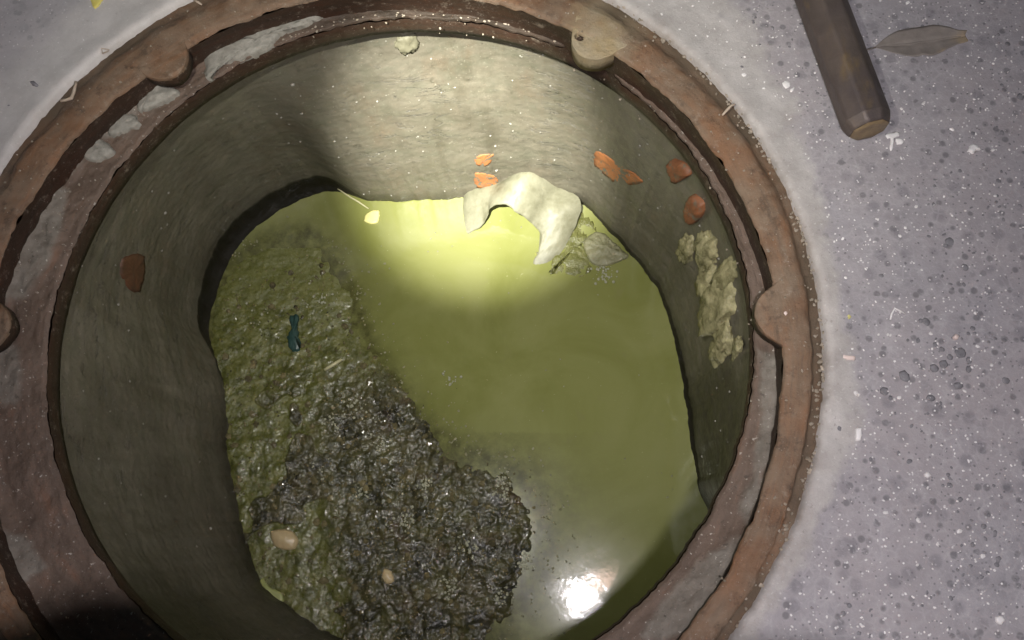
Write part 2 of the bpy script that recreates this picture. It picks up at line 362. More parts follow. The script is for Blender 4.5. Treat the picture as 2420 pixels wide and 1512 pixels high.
# ---------------------------------------------------------------- ring geometry (metres)
R_OUT, C_OUT = 0.4075, np.array([-0.003, -0.002])
R_FL, C_FL = 0.3650, np.array([-0.001, -0.014])
R_OP, C_OP = 0.3335, np.array([0.0148, 0.0108])
Z_LEDGE, Z_UNDER = -0.035, -0.064
Z_WATER = -0.42
NT = 720
TH = np.arange(NT) / NT * 2 * np.pi
CT, ST = np.cos(TH), np.sin(TH)

def circ_pts(c, r): return np.c_[c[0] + r * CT, c[1] + r * ST]
def tnoise(scale, octs=4, seed=0, z=0.0): return fbm(np.c_[CT, ST, np.full(NT, z)], scale, octs, seed)

# ---------------------------------------------------------------- ground (one sheet out to the horizon)
rs = np.concatenate([[0.0, 0.0025, 0.006], np.linspace(0.010, 0.62, 130), np.geomspace(0.66, 60, 16)])
edge = 0.0015 * tnoise(9, 4, 3) + 0.0032 * np.abs(tnoise(30, 4, 4)) - 0.002
rowsV, coll, stain, falloff_lift = [], [], [], []
for j, dr in enumerate(rs):
    rr = R_OUT - 0.004 + edge * np.exp(-dr / 0.02) + dr
    P = circ_pts(C_OUT, rr)
    z = np.zeros(NT)
    if j == 0: z -= 0.012
    elif j == 1: z -= 0.0025
    q = np.c_[P, np.zeros(NT)]
    amp = min(1, dr / 0.02) * (1 if dr < 0.7 else 0)
    z += amp * (0.0016 * fbm(q, 9, 3, 11) + 0.0006 * fbm(q, 60, 3, 12))
    z += 0.0045 * np.exp(-((dr - 0.008) / 0.014) ** 2) * (0.6 + 0.6 * tnoise(7, 3, 8)) * (dr > 0.002)
    wid = 0.017 + 0.018 * tnoise(2.2, 4, 21) + 0.045 * np.exp(-((TH - 2.3) / 0.5) ** 2) + 0.075 * np.exp(-((TH - 0.95) / 0.4) ** 2)
    coll.append(1 - sstep(wid * 0.2, wid * 2.0, np.full(NT, dr)))
    stain.append(0.8 * np.exp(-dr / 0.006) * (0.5 + 0.8 * np.clip(tnoise(14, 4, 23) + 0.2, 0, 1)))
    rowsV.append(np.c_[P, z]); falloff_lift.append(0.5 * np.exp(-((TH - 2.45) / 0.55) ** 2))  # extra upper-left brightness is carried in the paving colour
ground = mesh_obj('ground', np.concatenate(rowsV), grid_faces(NT, len(rs)), M_GROUND,
                  attrs={'collar': np.concatenate(coll), 'stain': np.concatenate(stain), 'falloff_lift': np.concatenate(falloff_lift)})
tag(ground, 'grey speckled concrete paving with a smooth pale mortar collar round the manhole', kind='structure')
ground['category'] = 'ground'

# ---------------------------------------------------------------- manhole frame
frame = empty('manhole_frame', (0, 0, 0))
tag(frame, 'rusty round cast iron manhole frame with bolt lugs, set in mortar', 'manhole frame')
def revolve(name, prof, mat, parent, noise=0.0008, seed=30, grime=None, sub=3, extra=None):
    """prof: list of (centre, radius, z)"""
    V, arc, rad, gr = [], [], [], []
    pal = np.exp(-((TH - 0.98) / 0.11) ** 2) * 0.55 + np.exp(-((TH - 0.7) / 0.35) ** 2) * 0.18
    pr = []
    for a, b in zip(prof[:-1], prof[1:]):
        for t in np.linspace(0, 1, sub, endpoint=False):
            pr.append((a[0] * (1 - t) + b[0] * t, a[1] * (1 - t) + b[1] * t, a[2] * (1 - t) + b[2] * t))
    pr.append(prof[-1])
    for c_, r_, z_ in pr:
        P = circ_pts(c_, r_); q = np.c_[P, np.full(NT, z_)]
        dn = noise * (fbm(q, 26, 4, seed) + 0.5 * fbm(q, 120, 2, seed + 5))
        rr = r_ + dn * 1.2
        P = circ_pts(c_, rr)
        V.append(np.c_[P, z_ + dn * 0.9]); arc.append(TH * r_); rad.append(np.full(NT, r_ + z_))
        gr.append(grime(r_, z_, q) if grime else np.zeros(NT))
    return mesh_obj(name, np.concatenate(V), grid_faces(NT, len(pr)), mat, parent,
                    attrs={'arc': np.concatenate(arc), 'rad': np.concatenate(rad), 'grime': np.concatenate(gr), 'pale': np.tile(pal, len(pr)) if mat is M_RIM else np.zeros(NT * len(pr))})
mid = (C_OUT + C_FL) / 2
rim = revolve('rim', [(C_OUT, R_OUT + 0.004, -0.012), (C_OUT, R_OUT - 0.004, -0.0045), (C_OUT, R_OUT - 0.012, -0.0042), (mid, 0.3915, 0.0005), (mid, 0.388, 0.002),
                      (mid, 0.378, 0.0022), (C_FL, 0.3695, 0.0012), (C_FL, 0.3662, -0.0004), (C_FL, 0.3652, -0.0025)],
              M_RIM, frame, 0.0015, 31, lambda r_, z_, q: np.full(NT, 1.0 if r_ > 0.393 else 0.0) * np.clip(0.65 + 0.9 * fbm(q, 14, 3, 77), 0, 1))
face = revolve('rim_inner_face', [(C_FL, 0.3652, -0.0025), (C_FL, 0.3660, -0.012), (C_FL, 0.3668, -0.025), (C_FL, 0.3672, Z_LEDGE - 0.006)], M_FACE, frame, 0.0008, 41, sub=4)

# ledge
cem_polys = [  # cement crust patches on the ledge, read off the picture
    [(135, 430), (165, 450), (150, 550), (120, 625), (65, 700), (15, 720), (-20, 625), (30, 560), (85, 490)],
    [(354, 204), (380, 194), (428, 220), (407, 234), (370, 255), (333, 271), (333, 296), (301, 315), (245, 330), (190, 400), (150, 440), (180, 370), (250, 300), (300, 260)],
    [(1785, 820), (1865, 830), (1860, 930), (1845, 1030), (1800, 1150), (1760, 1240), (1740, 1210), (1775, 1090), (1795, 980)],
    [(-30, 800), (50, 820), (60, 900), (40, 960), (-30, 960)], [(-40, 1230), (60, 1260), (110, 1340), (60, 1380), (-40, 1420)],
    [(1560, 1420), (1640, 1330), (1740, 1270), (1740, 1400), (1680, 1470), (1560, 1512), (1500, 1512)]]
cem_polys = [ats(p, Z_LEDGE) for p in cem_polys]
rows = np.linspace(0, 1, 34); V, cem, arc, rad, wet = [], [], [], [], []
wetm = np.clip(np.exp(-((TH - 1.45) / 0.42) ** 4) * (0.85 + 0.5 * tnoise(12, 3, 59)), 0, 1)
wob = 0.013 * np.exp(-((TH - 0.985) / 0.085) ** 4) + 0.0016 * tnoise(14, 4, 51) + 0.0012 * tnoise(45, 3, 52)
for t in rows:
    A = circ_pts(C_FL, 0.3695); B = circ_pts(C_OP, R_OP + wob + 0.001)
    P = A * (1 - t) + B * t; q = np.c_[P, np.zeros(NT)]
    sd = np.min([poly_sd(P, pl) for pl in cem_polys], axis=0) + 0.004 * fbm(q, 35, 4, 58)
    cc = 1 - sstep(-0.009, 0.007, sd)
    z = Z_LEDGE + 0.0022 * fbm(q, 30, 4, 53) + 0.001 * fbm(q, 150, 3, 54) + cc * (0.003 + 0.0025 * fbm(q, 70, 4, 55))
    z += 0.004 * np.exp(-(t / 0.12) ** 2) - 0.003 * sstep(0.93, 1.0, np.full(NT, t))
    bottom = np.exp(-((TH - 5.5) / 0.6) ** 2)
    z += bottom * 0.016 * (1 - t) ** 1.5
    V.append(np.c_[P, z]); cem.append(cc); wet.append(wetm * (1 - cc)); arc.append(TH * 0.35); rad.append(np.full(NT, 0.37 - 0.03 * t))
ledge = mesh_obj('seat_ledge', np.concatenate(V), grid_faces(NT, len(rows)), M_LEDGE, frame,
                 attrs={'cem': np.concatenate(cem), 'wet': np.concatenate(wet), 'arc': np.concatenate(arc), 'rad': np.concatenate(rad)})
V, arc, rad = [], [], []
for (rr, zz) in ((R_OP + wob, Z_LEDGE - 0.003), (R_OP - 0.0012 + wob, Z_LEDGE - 0.010), (R_OP + 0.0005 + 0.6 * wob, -0.055), (np.full(NT, R_OP + 0.002), Z_UNDER), (np.full(NT, 0.47), Z_UNDER)):
    P = circ_pts(C_OP, rr); q = np.c_[P, np.full(NT, zz)]
    V.append(np.c_[P, zz + 0.001 * fbm(q, 40, 3, 57)]); arc.append(TH * 0.33); rad.append(np.full(NT, 0.33 + zz))
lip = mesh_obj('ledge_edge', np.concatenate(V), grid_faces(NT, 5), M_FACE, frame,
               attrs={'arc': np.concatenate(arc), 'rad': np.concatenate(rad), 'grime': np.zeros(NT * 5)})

# lugs: tongues cast on the rim, reaching inward at rim height
def lug(tip, half_w, mat, label=None, hole=None, ztop=0.001, thick=0.014, root=0.381):
    t3 = at(tip[0], tip[1], ztop - 0.004)[:2]; d = t3 / np.linalg.norm(t3); rt = np.linalg.norm(t3)
    nrm = np.array([-d[1], d[0]])
    n_t, n_a = (90, 67) if hole is not None else (40, 33)
    L = root - rt; tc = 1 - half_w * 0.95 / L
    side = np.linspace(-1, 1, n_a)
    def row(t, shrink, dz):
        wd = half_w * math.sqrt(max(0.0, 1 - (max(0.0, t - tc) / (1 - tc)) ** 2)) * (1 + 0.95 * max(0.0, 1 - t / 0.82) ** 2.2)
        out = []
        for a in side:
            x = root - L * t; y = wd * math.sin(a * math.pi / 2)
            w_ = d * x + nrm * y; e_ = abs(a)
            out.append((w_[0], w_[1], ztop + dz - 0.0022 * max(0, (e_ - 0.75) / 0.25) ** 2 * min(1, t * 2.5) - 0.0022 * max(0, (t - 0.93) / 0.07) ** 2 + 0.0008 * (1 - t) - 0.0045 * max(0.0, 1 - t / 0.30) ** 1.6))
        return out
    V = []
    for t in 1 - (1 - np.linspace(0, 1, n_t)) ** 1.6: V += row(min(t, 0.9995), 0, 0)
    top_n = len(V)
    F = grid_faces(n_a, n_t, closed=False).tolist()
    loop = [r_ * n_a for r_ in range(n_t)] + [(n_t - 1) * n_a + q_ for q_ in range(1, n_a)] + [r_ * n_a + n_a - 1 for r_ in range(n_t - 2, -1, -1)]
    base_ = np.array(V)[loop]; prev = loop
    cen = np.array([*(d * (rt + L * 0.5)), 0.0])
    for (sh, dz) in ((1.004, -0.0022), (1.0, -0.006), (0.985, -thick)):
        ring_ = cen + (base_ - cen) * np.array([sh, sh, 1.0]); ring_[:, 2] = base_[:, 2] + dz
        n0 = len(V); V += [tuple(p) for p in ring_]; cur = list(range(n0, n0 + len(loop)))
        for q_ in range(len(loop) - 1): F.append([prev[q_], prev[q_ + 1], cur[q_ + 1], cur[q_]])
        prev = cur
    F.append(prev)
    V = np.array(V); nn = 0.0007 * fbm(V, 60, 4, int(tip[0])) + 0.0004 * fbm(V, 220, 2, 5)
    V[:, 2] += nn; V[:, :2] += nn[:, None] * 0.5
    if hole is not None:
        h = at(hole[0], hole[1], ztop)[:2]
        dd = np.hypot(V[:, 0] - h[0], V[:, 1] - h[1])
        tm = V[:, 2] > ztop - 0.004
        V[:, 2] -= (0.009 * (1 - sstep(0.0034, 0.0052, dd)) + 0.0012 * np.exp(-(dd / 0.011) ** 2)) * tm
    rad = np.hypot(V[:, 0], V[:, 1]); arc = np.mod(np.arctan2(V[:, 1], V[:, 0]), 2 * np.pi) * rad
    pale = np.zeros(len(V))
    if mat == 'pale': mat = M_RIM; pale = 1.1 - sstep(0.35, 0.385, rad) * 0.75
    o = mesh_obj('lug', V, F, mat, frame, attrs={'arc': arc, 'rad': rad + V[:, 2], 'grime': np.zeros(len(V)), 'pale': pale})
    if not np.any(pale):
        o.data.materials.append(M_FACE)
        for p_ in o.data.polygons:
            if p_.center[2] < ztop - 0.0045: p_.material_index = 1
    if label: o['label'] = label
    if hole is not None:
        h = at(hole[0], hole[1], ztop)
        bm = bmesh.new()
        bm.faces.new([bm.verts.new((h[0] + 0.0044 * math.cos(p), h[1] + 0.0044 * math.sin(p), ztop - 0.0078)) for p in np.linspace(0, 2 * math.pi, 20, endpoint=False)])
        me = bpy.data.meshes.new('bolt_hole'); bm.to_mesh(me); bm.free(); me.materials.append(M_FACE)
        ho = bpy.data.objects.new('bolt_hole', me); COL.objects.link(ho); ho.parent = o
    return o
lug((1375, 136), 0.0235, 'pale', 'pale yellowish lug with an open bolt hole', hole=(1370, 84), thick=0.02)
lug((1783, 745), 0.025, M_RIM, 'reddish lug with crumbs in its filled bolt hole')
lug((420, 180), 0.0235, M_RIM, 'smooth brown lug without a visible hole')
lug((26, 772), 0.024, M_RIM)
lug((560, 1640), 0.024, M_RIM)
lug((1350, 1640), 0.024, M_RIM)

# ---------------------------------------------------------------- shaft
lip_px = [  # foot of the wall as seen, clockwise from the left; (u, v, z, undercut)
    (462, 750, -.392, .03), (480, 650, -.388, .045), (530, 540, -.386, .05), (600, 480, -.386, .05), (700, 425, -.386, .05), (775, 412, -.388, .045), (812, 440, -.40, .02),
    (860, 470, -.414, .004), (950, 476, -.418, .002), (1050, 470, -.418, .002), (1150, 462, -.418, .002), (1250, 455, -.418, .002), (1340, 462, -.416, .002), (1400, 492, -.412, .01),
    (1450, 545, -.408, .012), (1500, 600, -.408, .012), (1550, 660, -.408, .012), (1590, 750, -.408, .02), (1615, 850, -.408, .03), (1632, 950, -.408, .03), (1644, 1050, -.408, .03),
    (1654, 1165, -.412, .008), (1715, 1290, -.416, .003), (1735, 1500, -.416, .003), (1620, 1800, -.416, .003), (1300, 1960, -.416, .003), (1000, 1760, -.416, .003), (830, 1520, -.417, .003),
    (700, 1445, -.417, .003), (618, 1380, -.416, .003), (575, 1260, -.416, .003), (553, 1150, -.416, .003), (536, 1000, -.416, .003), (532, 920, -.415, .004), (505, 840, -.41, .01), (474, 790, -.40, .02)]
LP = np.array([at(u, v, z) for u, v, z, c_ in lip_px]); UC = np.array([q[3] for q in lip_px])
CW = np.array([0.035, 0.03])
ang = np.mod(np.arctan2(LP[:, 1] - CW[1], LP[:, 0] - CW[0]), 2 * np.pi); rad_ = np.hypot(LP[:, 0] - CW[0], LP[:, 1] - CW[1])
o_ = np.argsort(ang)
def pinterp(vals):
    return np.interp(TH, np.r_[ang[o_][-3:] - 2 * np.pi, ang[o_], ang[o_][:3] + 2 * np.pi], np.r_[vals[o_][-3:], vals[o_], vals[o_][:3]])
def smooth(a, n):
    kx = np.hanning(2 * n + 3)[1:-1]; kx /= kx.sum(); return np.convolve(np.r_[a[-n:], a, a[:n]], kx, 'valid')
R_B = smooth(pinterp(rad_), 6) + 0.0022 * tnoise(16, 4, 61); Z_B = smooth(pinterp(LP[:, 2]), 6) + 0.003 * tnoise(22, 4, 62); U_B = smooth(pinterp(UC), 5)
R_T = 0.356 + 0.032 * np.exp(-((TH - 1.15) / 0.75) ** 2) + 0.004 * tnoise(3, 3, 63)
Z_T = -0.060
NR = 150
WV, damp_shade = [], []
for t in np.linspace(0, 1, NR):
    c_ = C_OP * (1 - t) + CW * t
    e = t + 0.10 * math.sin(math.pi * t)       # slightly bellied, like a brick shaft laid by hand
    rr = R_T * (1 - e) + R_B * e if t < 1 else R_B
    P = circ_pts(c_, rr); z = Z_T * (1 - t) + Z_B * t
    q = np.c_[P, z]
    dn = 0.0030 * fbm(q, 7, 3, 64) + 0.0006 * fbm(q * np.array([1, 1, 1.6]), 42, 4, 65) + 0.0006 * fbm(q, 160, 3, 66)
    # brick courses ghosting through the render
    dn += 0.0005 * np.sin(z / 0.065 * 2 * np.pi) * (fbm(q, 6, 2, 67) > 0.1)
    dn *= (1 - 0.6 * sstep(0.93, 1, np.full(NT, t)))
    P = circ_pts(c_, rr + dn)
    WV.append(np.c_[P, z])
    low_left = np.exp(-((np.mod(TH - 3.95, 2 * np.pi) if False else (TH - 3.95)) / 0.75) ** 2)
    hol_shade = np.exp(-((np.mod(TH - 6.05 + np.pi, 2 * np.pi) - np.pi) / 0.26) ** 4) * sstep(0.22, 0.5, t + 0.12 * fbm(q, 16, 3, 81))  # shade of the dark gap on the right, painted into the wall colour
    damp_shade.append(np.clip(0.85 * hol_shade + low_left * 0.45 + 0.4 * fbm(q, 7, 3, 68) - 0.12 + 0.5 * sstep(0.9, 1.0, np.full(NT, t)), 0, 0.92))
foot_shade = [np.zeros(NT)] * NR
foot_shade_mask = np.clip(U_B / 0.035, 0, 1)  # where shade is painted on the foot of the wall
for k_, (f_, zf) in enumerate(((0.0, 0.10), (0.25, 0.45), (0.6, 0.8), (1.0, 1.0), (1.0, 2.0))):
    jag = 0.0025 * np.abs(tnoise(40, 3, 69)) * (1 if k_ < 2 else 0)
    P = circ_pts(CW, R_B - jag - U_B * 0.34 * f_ + 0.004 * (k_ == 1) * foot_shade_mask); WV.append(np.c_[P, Z_B + (Z_WATER - 0.004 - Z_B) * min(zf, 1) - (0.1 if zf > 1 else 0)])
    damp_shade.append(np.full(NT, 0.9)); foot_shade.append(foot_shade_mask)
WV = np.concatenate(WV); WF = grid_faces(NT, NR + 5)
wall = mesh_obj('shaft_wall', WV, WF, M_WALL, attrs={'damp_shade': np.concatenate(damp_shade), 'foot_shade': np.concatenate(foot_shade)})
tag(wall, 'grey green cement rendered wall of the manhole shaft with brick showing through', 'wall')
BVH = BVHTree.FromPolygons([tuple(v) for v in WV], [tuple(map(int, f)) for f in WF])
def on_wall(u, v, off=0.0):
    d = ROT @ np.array([(u - GCX) / GF, (v - GCY) / GF, 1.0]); d = Vector(d / np.linalg.norm(d))
    h, nn, i_, dist = BVH.ray_cast(Vector(CAM), d)
    if h is None: p = at(u, v, Z_WATER); return Vector(p), Vector((0, 0, 1))
    if nn.dot(d) > 0: nn = -nn
    return h + nn * off, nn

# ---------------------------------------------------------------- water

# ---------------------------------------------------------------- sludge (height field over the water)
sl_px = [(455, 790), (480, 700), (535, 610), (630, 545), (730, 530), (790, 580), (850, 690), (885, 810), (955, 900), (1000, 975), (1060, 1030), (1140, 1062), (1242, 1112), (1300, 1185), (1310, 1285), (1290, 1370),
         (1245, 1445), (1180, 1520), (1150, 1650), (900, 1700), (700, 1560), (560, 1420), (520, 1200), (490, 950)]
SP = ats(sl_px, Z_WATER)
nx, ny = 400, 470
gx = np.linspace(-0.32, 0.16, nx); gy = np.linspace(-0.31, 0.235, ny)
GX, GY = np.meshgrid(gx, gy); P = np.c_[GX.ravel(), GY.ravel(), np.zeros(nx * ny)]
sd = poly_sd(P, SP) + 0.009 * fbm(P, 8, 2, 70) * sstep(-0.06, 0.05, P[:, 0]) + 0.011 * fbm(P, 18, 4, 71) + 0.005 * fbm(P, 70, 4, 72)
mk = 1 - sstep(-0.034 - 0.03 * sstep(-0.02, 0.08, P[:, 0]), 0.012, sd)
mossline = ats([(480, 980), (700, 900), (900, 860), (1000, 850)], Z_WATER)
moss = sstep(-0.075, 0.085, P[:, 1] - np.interp(P[:, 0], mossline[:, 0], mossline[:, 1]))
moss = np.clip(moss + 0.7 * sstep(-0.11, -0.17, P[:, 0] + 0.0 + 0.25 * (P[:, 1] + 0.1)) * (fbm(P, 9, 3, 79) > -0.1), 0, 1)
fl_ = ats([(440, 720), (600, 690), (740, 690), (900, 780)], Z_WATER)
film = np.clip(sstep(-0.05, 0.05, P[:, 1] - np.interp(P[:, 0], fl_[:, 0], fl_[:, 1]) + 0.02 * fbm(P, 14, 3, 80)), 0, 1)
n1 = fbm(P, 22, 4, 73); n2 = fbm(P, 75, 4, 74); n3 = np.abs(fbm(P, 190, 3, 75))
h = -0.0075 + mk * (1 - 0.12 * film) * (0.0105 + 0.0045 * (1 - moss)) + mk * (1 - 0.6 * moss) * (1 - 0.5 * film) * (0.0050 * n1 + 0.004 * fbm(P, 11, 2, 76) + 0.0030 * n2 + 0.0008 * n3) + (1 - mk) * 0.002 * n2
Pz = P.copy(); Pz[:, 2] = Z_WATER + h
keep = (h > -0.006).reshape(ny, nx)
idx = np.arange(nx * ny).reshape(ny, nx)
kf = keep[:-1, :-1] | keep[1:, :-1] | keep[:-1, 1:] | keep[1:, 1:]
F = np.stack([idx[:-1, :-1], idx[:-1, 1:], idx[1:, 1:], idx[1:, :-1]], -1)[kf]
used = np.unique(F); remap = np.full(nx * ny, -1); remap[used] = np.arange(len(used))
sludge = mesh_obj('sludge', Pz[used], remap[F], M_SLUDGE, attrs={'moss': moss[used], 'film': film[used]})
tag(sludge, 'lumpy black and mossy green sludge crust floating on the water', 'sludge', kind='stuff')
wr = np.linspace(0.0005, 0.55, 110); wt = TH[::3]
WP = np.concatenate([np.c_[0.03 + r * np.cos(wt), 0.03 + r * np.sin(wt), np.full(len(wt), Z_WATER)] for r in wr])
wsd = poly_sd(WP, SP)
water = mesh_obj('water', WP, grid_faces(len(wt), 110), M_WATER, attrs={'scum': np.clip(0.95 * np.exp(-np.maximum(wsd + 0.006, 0) / (0.016 + 0.022 * sstep(0.0, 0.12, WP[:, 0]) * (WP[:, 1] < -0.03))), 0, 1)})
tag(water, 'murky yellow green sewage water standing at the bottom of the shaft', 'water', kind='structure')
def sludge_z(x, y):
    i = int(np.clip((x - gx[0]) / (gx[1] - gx[0]), 0, nx - 1)); j = int(np.clip((y - gy[0]) / (gy[1] - gy[0]), 0, ny - 1))
    return max(Z_WATER, Pz[j * nx + i, 2])

# ---------------------------------------------------------------- small-piece helpers
ICO = None
def ico(sub=1):
    bm = bmesh.new(); bmesh.ops.create_icosphere(bm, subdivisions=sub, radius=1.0)
    V = np.array([v.co[:] for v in bm.verts]); F = [[v.index for v in f.verts] for f in bm.faces]; bm.free(); return V, F
I1, I2, I3 = ico(1), ico(2), ico(4)
def joined(name, items, mat, base=I1, jit=0.25, seed=0, smooth=False):
    """items: (x, y, z, sx, sy, sz, rot)"""
    rg = np.random.default_rng(seed); V, F, n = [], [], 0
    for (x, y, z, sx, sy, sz, ro) in items:
        b = base[0] * (1 + jit * (rg.random((len(base[0]), 1)) - 0.5) * 2) * np.array([sx, sy, sz])
        c_, s2 = math.cos(ro), math.sin(ro)
        b = np.c_[b[:, 0] * c_ - b[:, 1] * s2, b[:, 0] * s2 + b[:, 1] * c_, b[:, 2]] + (x, y, z)
        V.append(b); F += [[i + n for i in f] for f in base[1]]; n += len(b)
    return mesh_obj(name, np.concatenate(V), F, mat, smooth=smooth)

def slab(name, pts3, nrm, thick, mat, bulge=0.0, jag=0.0, seed=0, sink=0.002, parent=None, rings=4, wrinkle=0.0):
    """solid flake: outline pts3 (any plane), thickened along nrm, top crowned by bulge"""
    pts3 = np.array([list(p) for p in pts3]); nrm = np.array(list(nrm)); nrm = nrm / np.linalg.norm(nrm)
    # resample outline
    Q = []; n = len(pts3)
    for i in range(n):
        a_, b_, c2, d_ = pts3[i - 1], pts3[i], pts3[(i + 1) % n], pts3[(i + 2) % n]
        for t in np.linspace(0, 1, 6, endpoint=False):
            cr2 = 0.5 * (2 * b_ + (c2 - a_) * t + (2 * a_ - 5 * b_ + 4 * c2 - d_) * t * t + (3 * b_ - a_ - 3 * c2 + d_) * t ** 3)
            Q.append(0.65 * cr2 + 0.35 * (b_ * (1 - t) + c2 * t))
    Q = np.array(Q)
    if jag: Q += jag * np.c_[fbm(Q, 300, 2, seed), fbm(Q, 300, 2, seed + 9), np.zeros(len(Q))]
    c_ = Q.mean(0); m_ = len(Q); V = []
    V.append(Q - nrm * sink); V.append(Q + nrm * thick * 0.7)
    for k_ in range(1, rings + 1):
        f_ = 1 - k_ / (rings + 0.6); hh = thick + bulge * (1 - f_ ** 2)
        V.append(c_ + (Q - c_) * (f_ * 0.97 + 0.03 * (k_ == 1)) + nrm * hh)
    V = np.concatenate(V)
    if wrinkle: V = V + nrm * (wrinkle * (fbm(V, 70, 3, seed + 5) + 0.6 * np.abs(fbm(V, 150, 2, seed + 6))))[:, None] * (np.arange(len(V)) >= m_)[:, None]
    V = V + nrm * (0.25 * thick * fbm(V, 120, 3, seed + 3))[:, None] * (np.arange(len(V)) >= m_)[:, None]
    F = grid_faces(m_, rings + 2).tolist(); F.append([(rings + 1) * m_ + i for i in range(m_)])
    return mesh_obj(name, V, F, mat, parent, smooth=True)

def stick(name, pts, r, mat, seed=0, taper=0.6, ns=7):
    """bent round stalk through 3D points"""
    pts = np.array([list(p) for p in pts], float); V = []; n = len(pts)
    for i, p in enumerate(pts):
        t = pts[min(i + 1, n - 1)] - pts[max(i - 1, 0)]; t /= np.linalg.norm(t)
        a = np.cross(t, [0, 0, 1]); a /= np.linalg.norm(a) + 1e-9; b = np.cross(a, t)
        rr = r * (1 - (1 - taper) * abs(2 * i / (n - 1) - 1))
        for k_ in range(ns):
            ph = 2 * math.pi * k_ / ns; V.append(p + rr * (a * math.cos(ph) + b * math.sin(ph)))
    F = grid_faces(ns, n).tolist(); F += [list(range(ns))[::-1], [(n - 1) * ns + i for i in range(ns)]]
    return mesh_obj(name, V, F, mat)

# ---------------------------------------------------------------- bricks showing in the wall
def brick(px_pts, proud, mat, label=None, bulge=0.0003, name='brick', jag=0.0015):
    hp = [on_wall(u, v) for u, v in px_pts]
    nrm = sum((n_ for p, n_ in hp), Vector()).normalized()
    o = slab(name, [p for p, n_ in hp], nrm, proud, mat, bulge, jag, len(px_pts), 0.006, wall)
    if label: o['label'] = label
    return o
brick([(1120, 377), (1132, 367), (1147, 364), (1166, 364), (1161, 382), (1147, 393), (1130, 390)], 0.0004, M_BRICK, 'small bright orange brick patch')
brick([(1123, 408), (1152, 411), (1171, 418), (1178, 430), (1166, 441), (1123, 442)], 0.0004, M_BRICK, 'orange brick patch just above the pale pipe')
brick([(1407, 358), (1426, 362), (1450, 379), (1484, 401), (1505, 413), (1520, 430), (1484, 437), (1448, 428), (1412, 399), (1404, 384)], 0.0004, M_BRICK, 'slanting long orange brick patch')
brick([(288, 612), (318, 600), (340, 606), (342, 645), (330, 690), (305, 684), (285, 650)], 0.0012, simple('muddy_brick', (0.06, 0.035, 0.02), (0.125, 0.05, 0.024), 50), 'dim brown brick patch')
brick([(1596, 374), (1624, 386), (1635, 409), (1604, 429), (1588, 409), (1584, 386)], 0.007, M_BRICKD, 'broken brick end under the ledge', 0.001)
brick([(1643, 457), (1667, 480), (1663, 508), (1639, 528), (1624, 508), (1628, 480)], 0.008, M_BRICKD, 'reddish broken brick end above the mortar lumps', 0.001)

# mortar lumps squeezed out of the wall on the right
def lump(u, v, w_, h_, mat, seed, depth=0.6, name='mortar_lump'):
    p, nn = on_wall(u, v); dist = (p - Vector(CAM)).length; k_ = dist / GF
    up = Vector((0, 0, 1)); a = nn.cross(up).normalized(); b = a.cross(nn).normalized()
    sx, sy = w_ * k_ * 0.72, h_ * k_ * 1.25
    V = I3[0]; q = V * 1.0
    dn = 1 + 0.34 * fbm(V, 1.5, 3, seed) + 0.16 * fbm(V, 5, 4, seed + 3, 0.6)
    W = [p + (a * float(x * sx) + b * float(y * sy) + nn * float(z * min(sx, sy) * depth)) * float(d_) for (x, y, z), d_ in zip(q, dn)]
    return mesh_obj(name, [list(x) for x in W], I3[1], mat)
LU = [(1675, 588, 60, 56, 'largest yellowish mortar lump jutting from the shaft wall on the right'), (1621, 590, 36, 50, 'small greenish mortar lump beside the largest one'),
      (1722, 645, 40, 64, 'upright mortar lump tucked close under the iron ledge'), (1675, 660, 60, 46, 'flat mortar lump below the largest yellowish one'),
      (1700, 722, 86, 84, 'broad smooth mortar mass in the middle of the lumps'), (1716, 791, 72, 38, 'wide yellow mortar lump over the glistening pair'),
      (1702, 832, 42, 50, 'glistening lowest mortar lump on the shaft wall'), (1742, 826, 34, 44, 'small mortar lump at the right of the glistening one')]
for i, (u, v, a, b, lab) in enumerate(LU):
    tag(lump(u, v, a, b, M_RUBBLE, 100 + i, 0.5), lab, 'mortar lump', 'mortar lumps squeezed out of the shaft wall')
tag(lump(963, 100, 34, 24, simple('wall_stone', (0.10, 0.095, 0.06), (0.16, 0.15, 0.10), 60), 130, 0.4, 'stone'), 'small round stone stuck high on the shaft wall near the top', 'stone')

# ---------------------------------------------------------------- broken pipe mouth
def spline(pts, n):
    pts = np.array(pts, float); m_ = len(pts); out = []
    for t in np.linspace(0, m_ - 1, n):
        i = min(int(t), m_ - 2); f_ = t - i
        p0, p1, p2, p3 = pts[max(i - 1, 0)], pts[i], pts[i + 1], pts[min(i + 2, m_ - 1)]
        out.append(0.5 * ((2 * p1) + (-p0 + p2) * f_ + (2 * p0 - 5 * p1 + 4 * p2 - p3) * f_ ** 2 + (-p0 + 3 * p1 - 3 * p2 + p3) * f_ ** 3))
    return np.array(out)
Apx = [(1078, 492, 0), (1100, 458, 0), (1140, 444, 0), (1180, 434, 0), (1212, 415, 0), (1245, 407, 0), (1283, 420, 0), (1325, 446, 0), (1370, 470, -.395), (1364, 520, -.407), (1344, 566, -.415), (1306, 628, -.423)]
Bpx = [(1080, 548, -.421), (1112, 550, -.419), (1143, 526, -.408), (1160, 494, -.386), (1185, 481, -.372), (1208, 488, -.372), (1232, 511, -.382), (1262, 532, -.396), (1279, 553, -.406), (1275, 584, -.413), (1262, 614, -.418), (1254, 646, -.4235)]
A3 = [list(on_wall(u, v, -0.003)[0]) if z == 0 else list(at(u, v, z)) for u, v, z in Apx]
B3 = [list(at(u, v, z)) for u, v, z in Bpx]
A3, B3 = spline(A3, 60), spline(B3, 60)
B3 = B3 + np.c_[0.0022 * fbm(B3, 70, 4, 5), 0.0022 * fbm(B3, 70, 4, 6), np.zeros(60)]
V = []; tt = np.linspace(0, 1, 20)
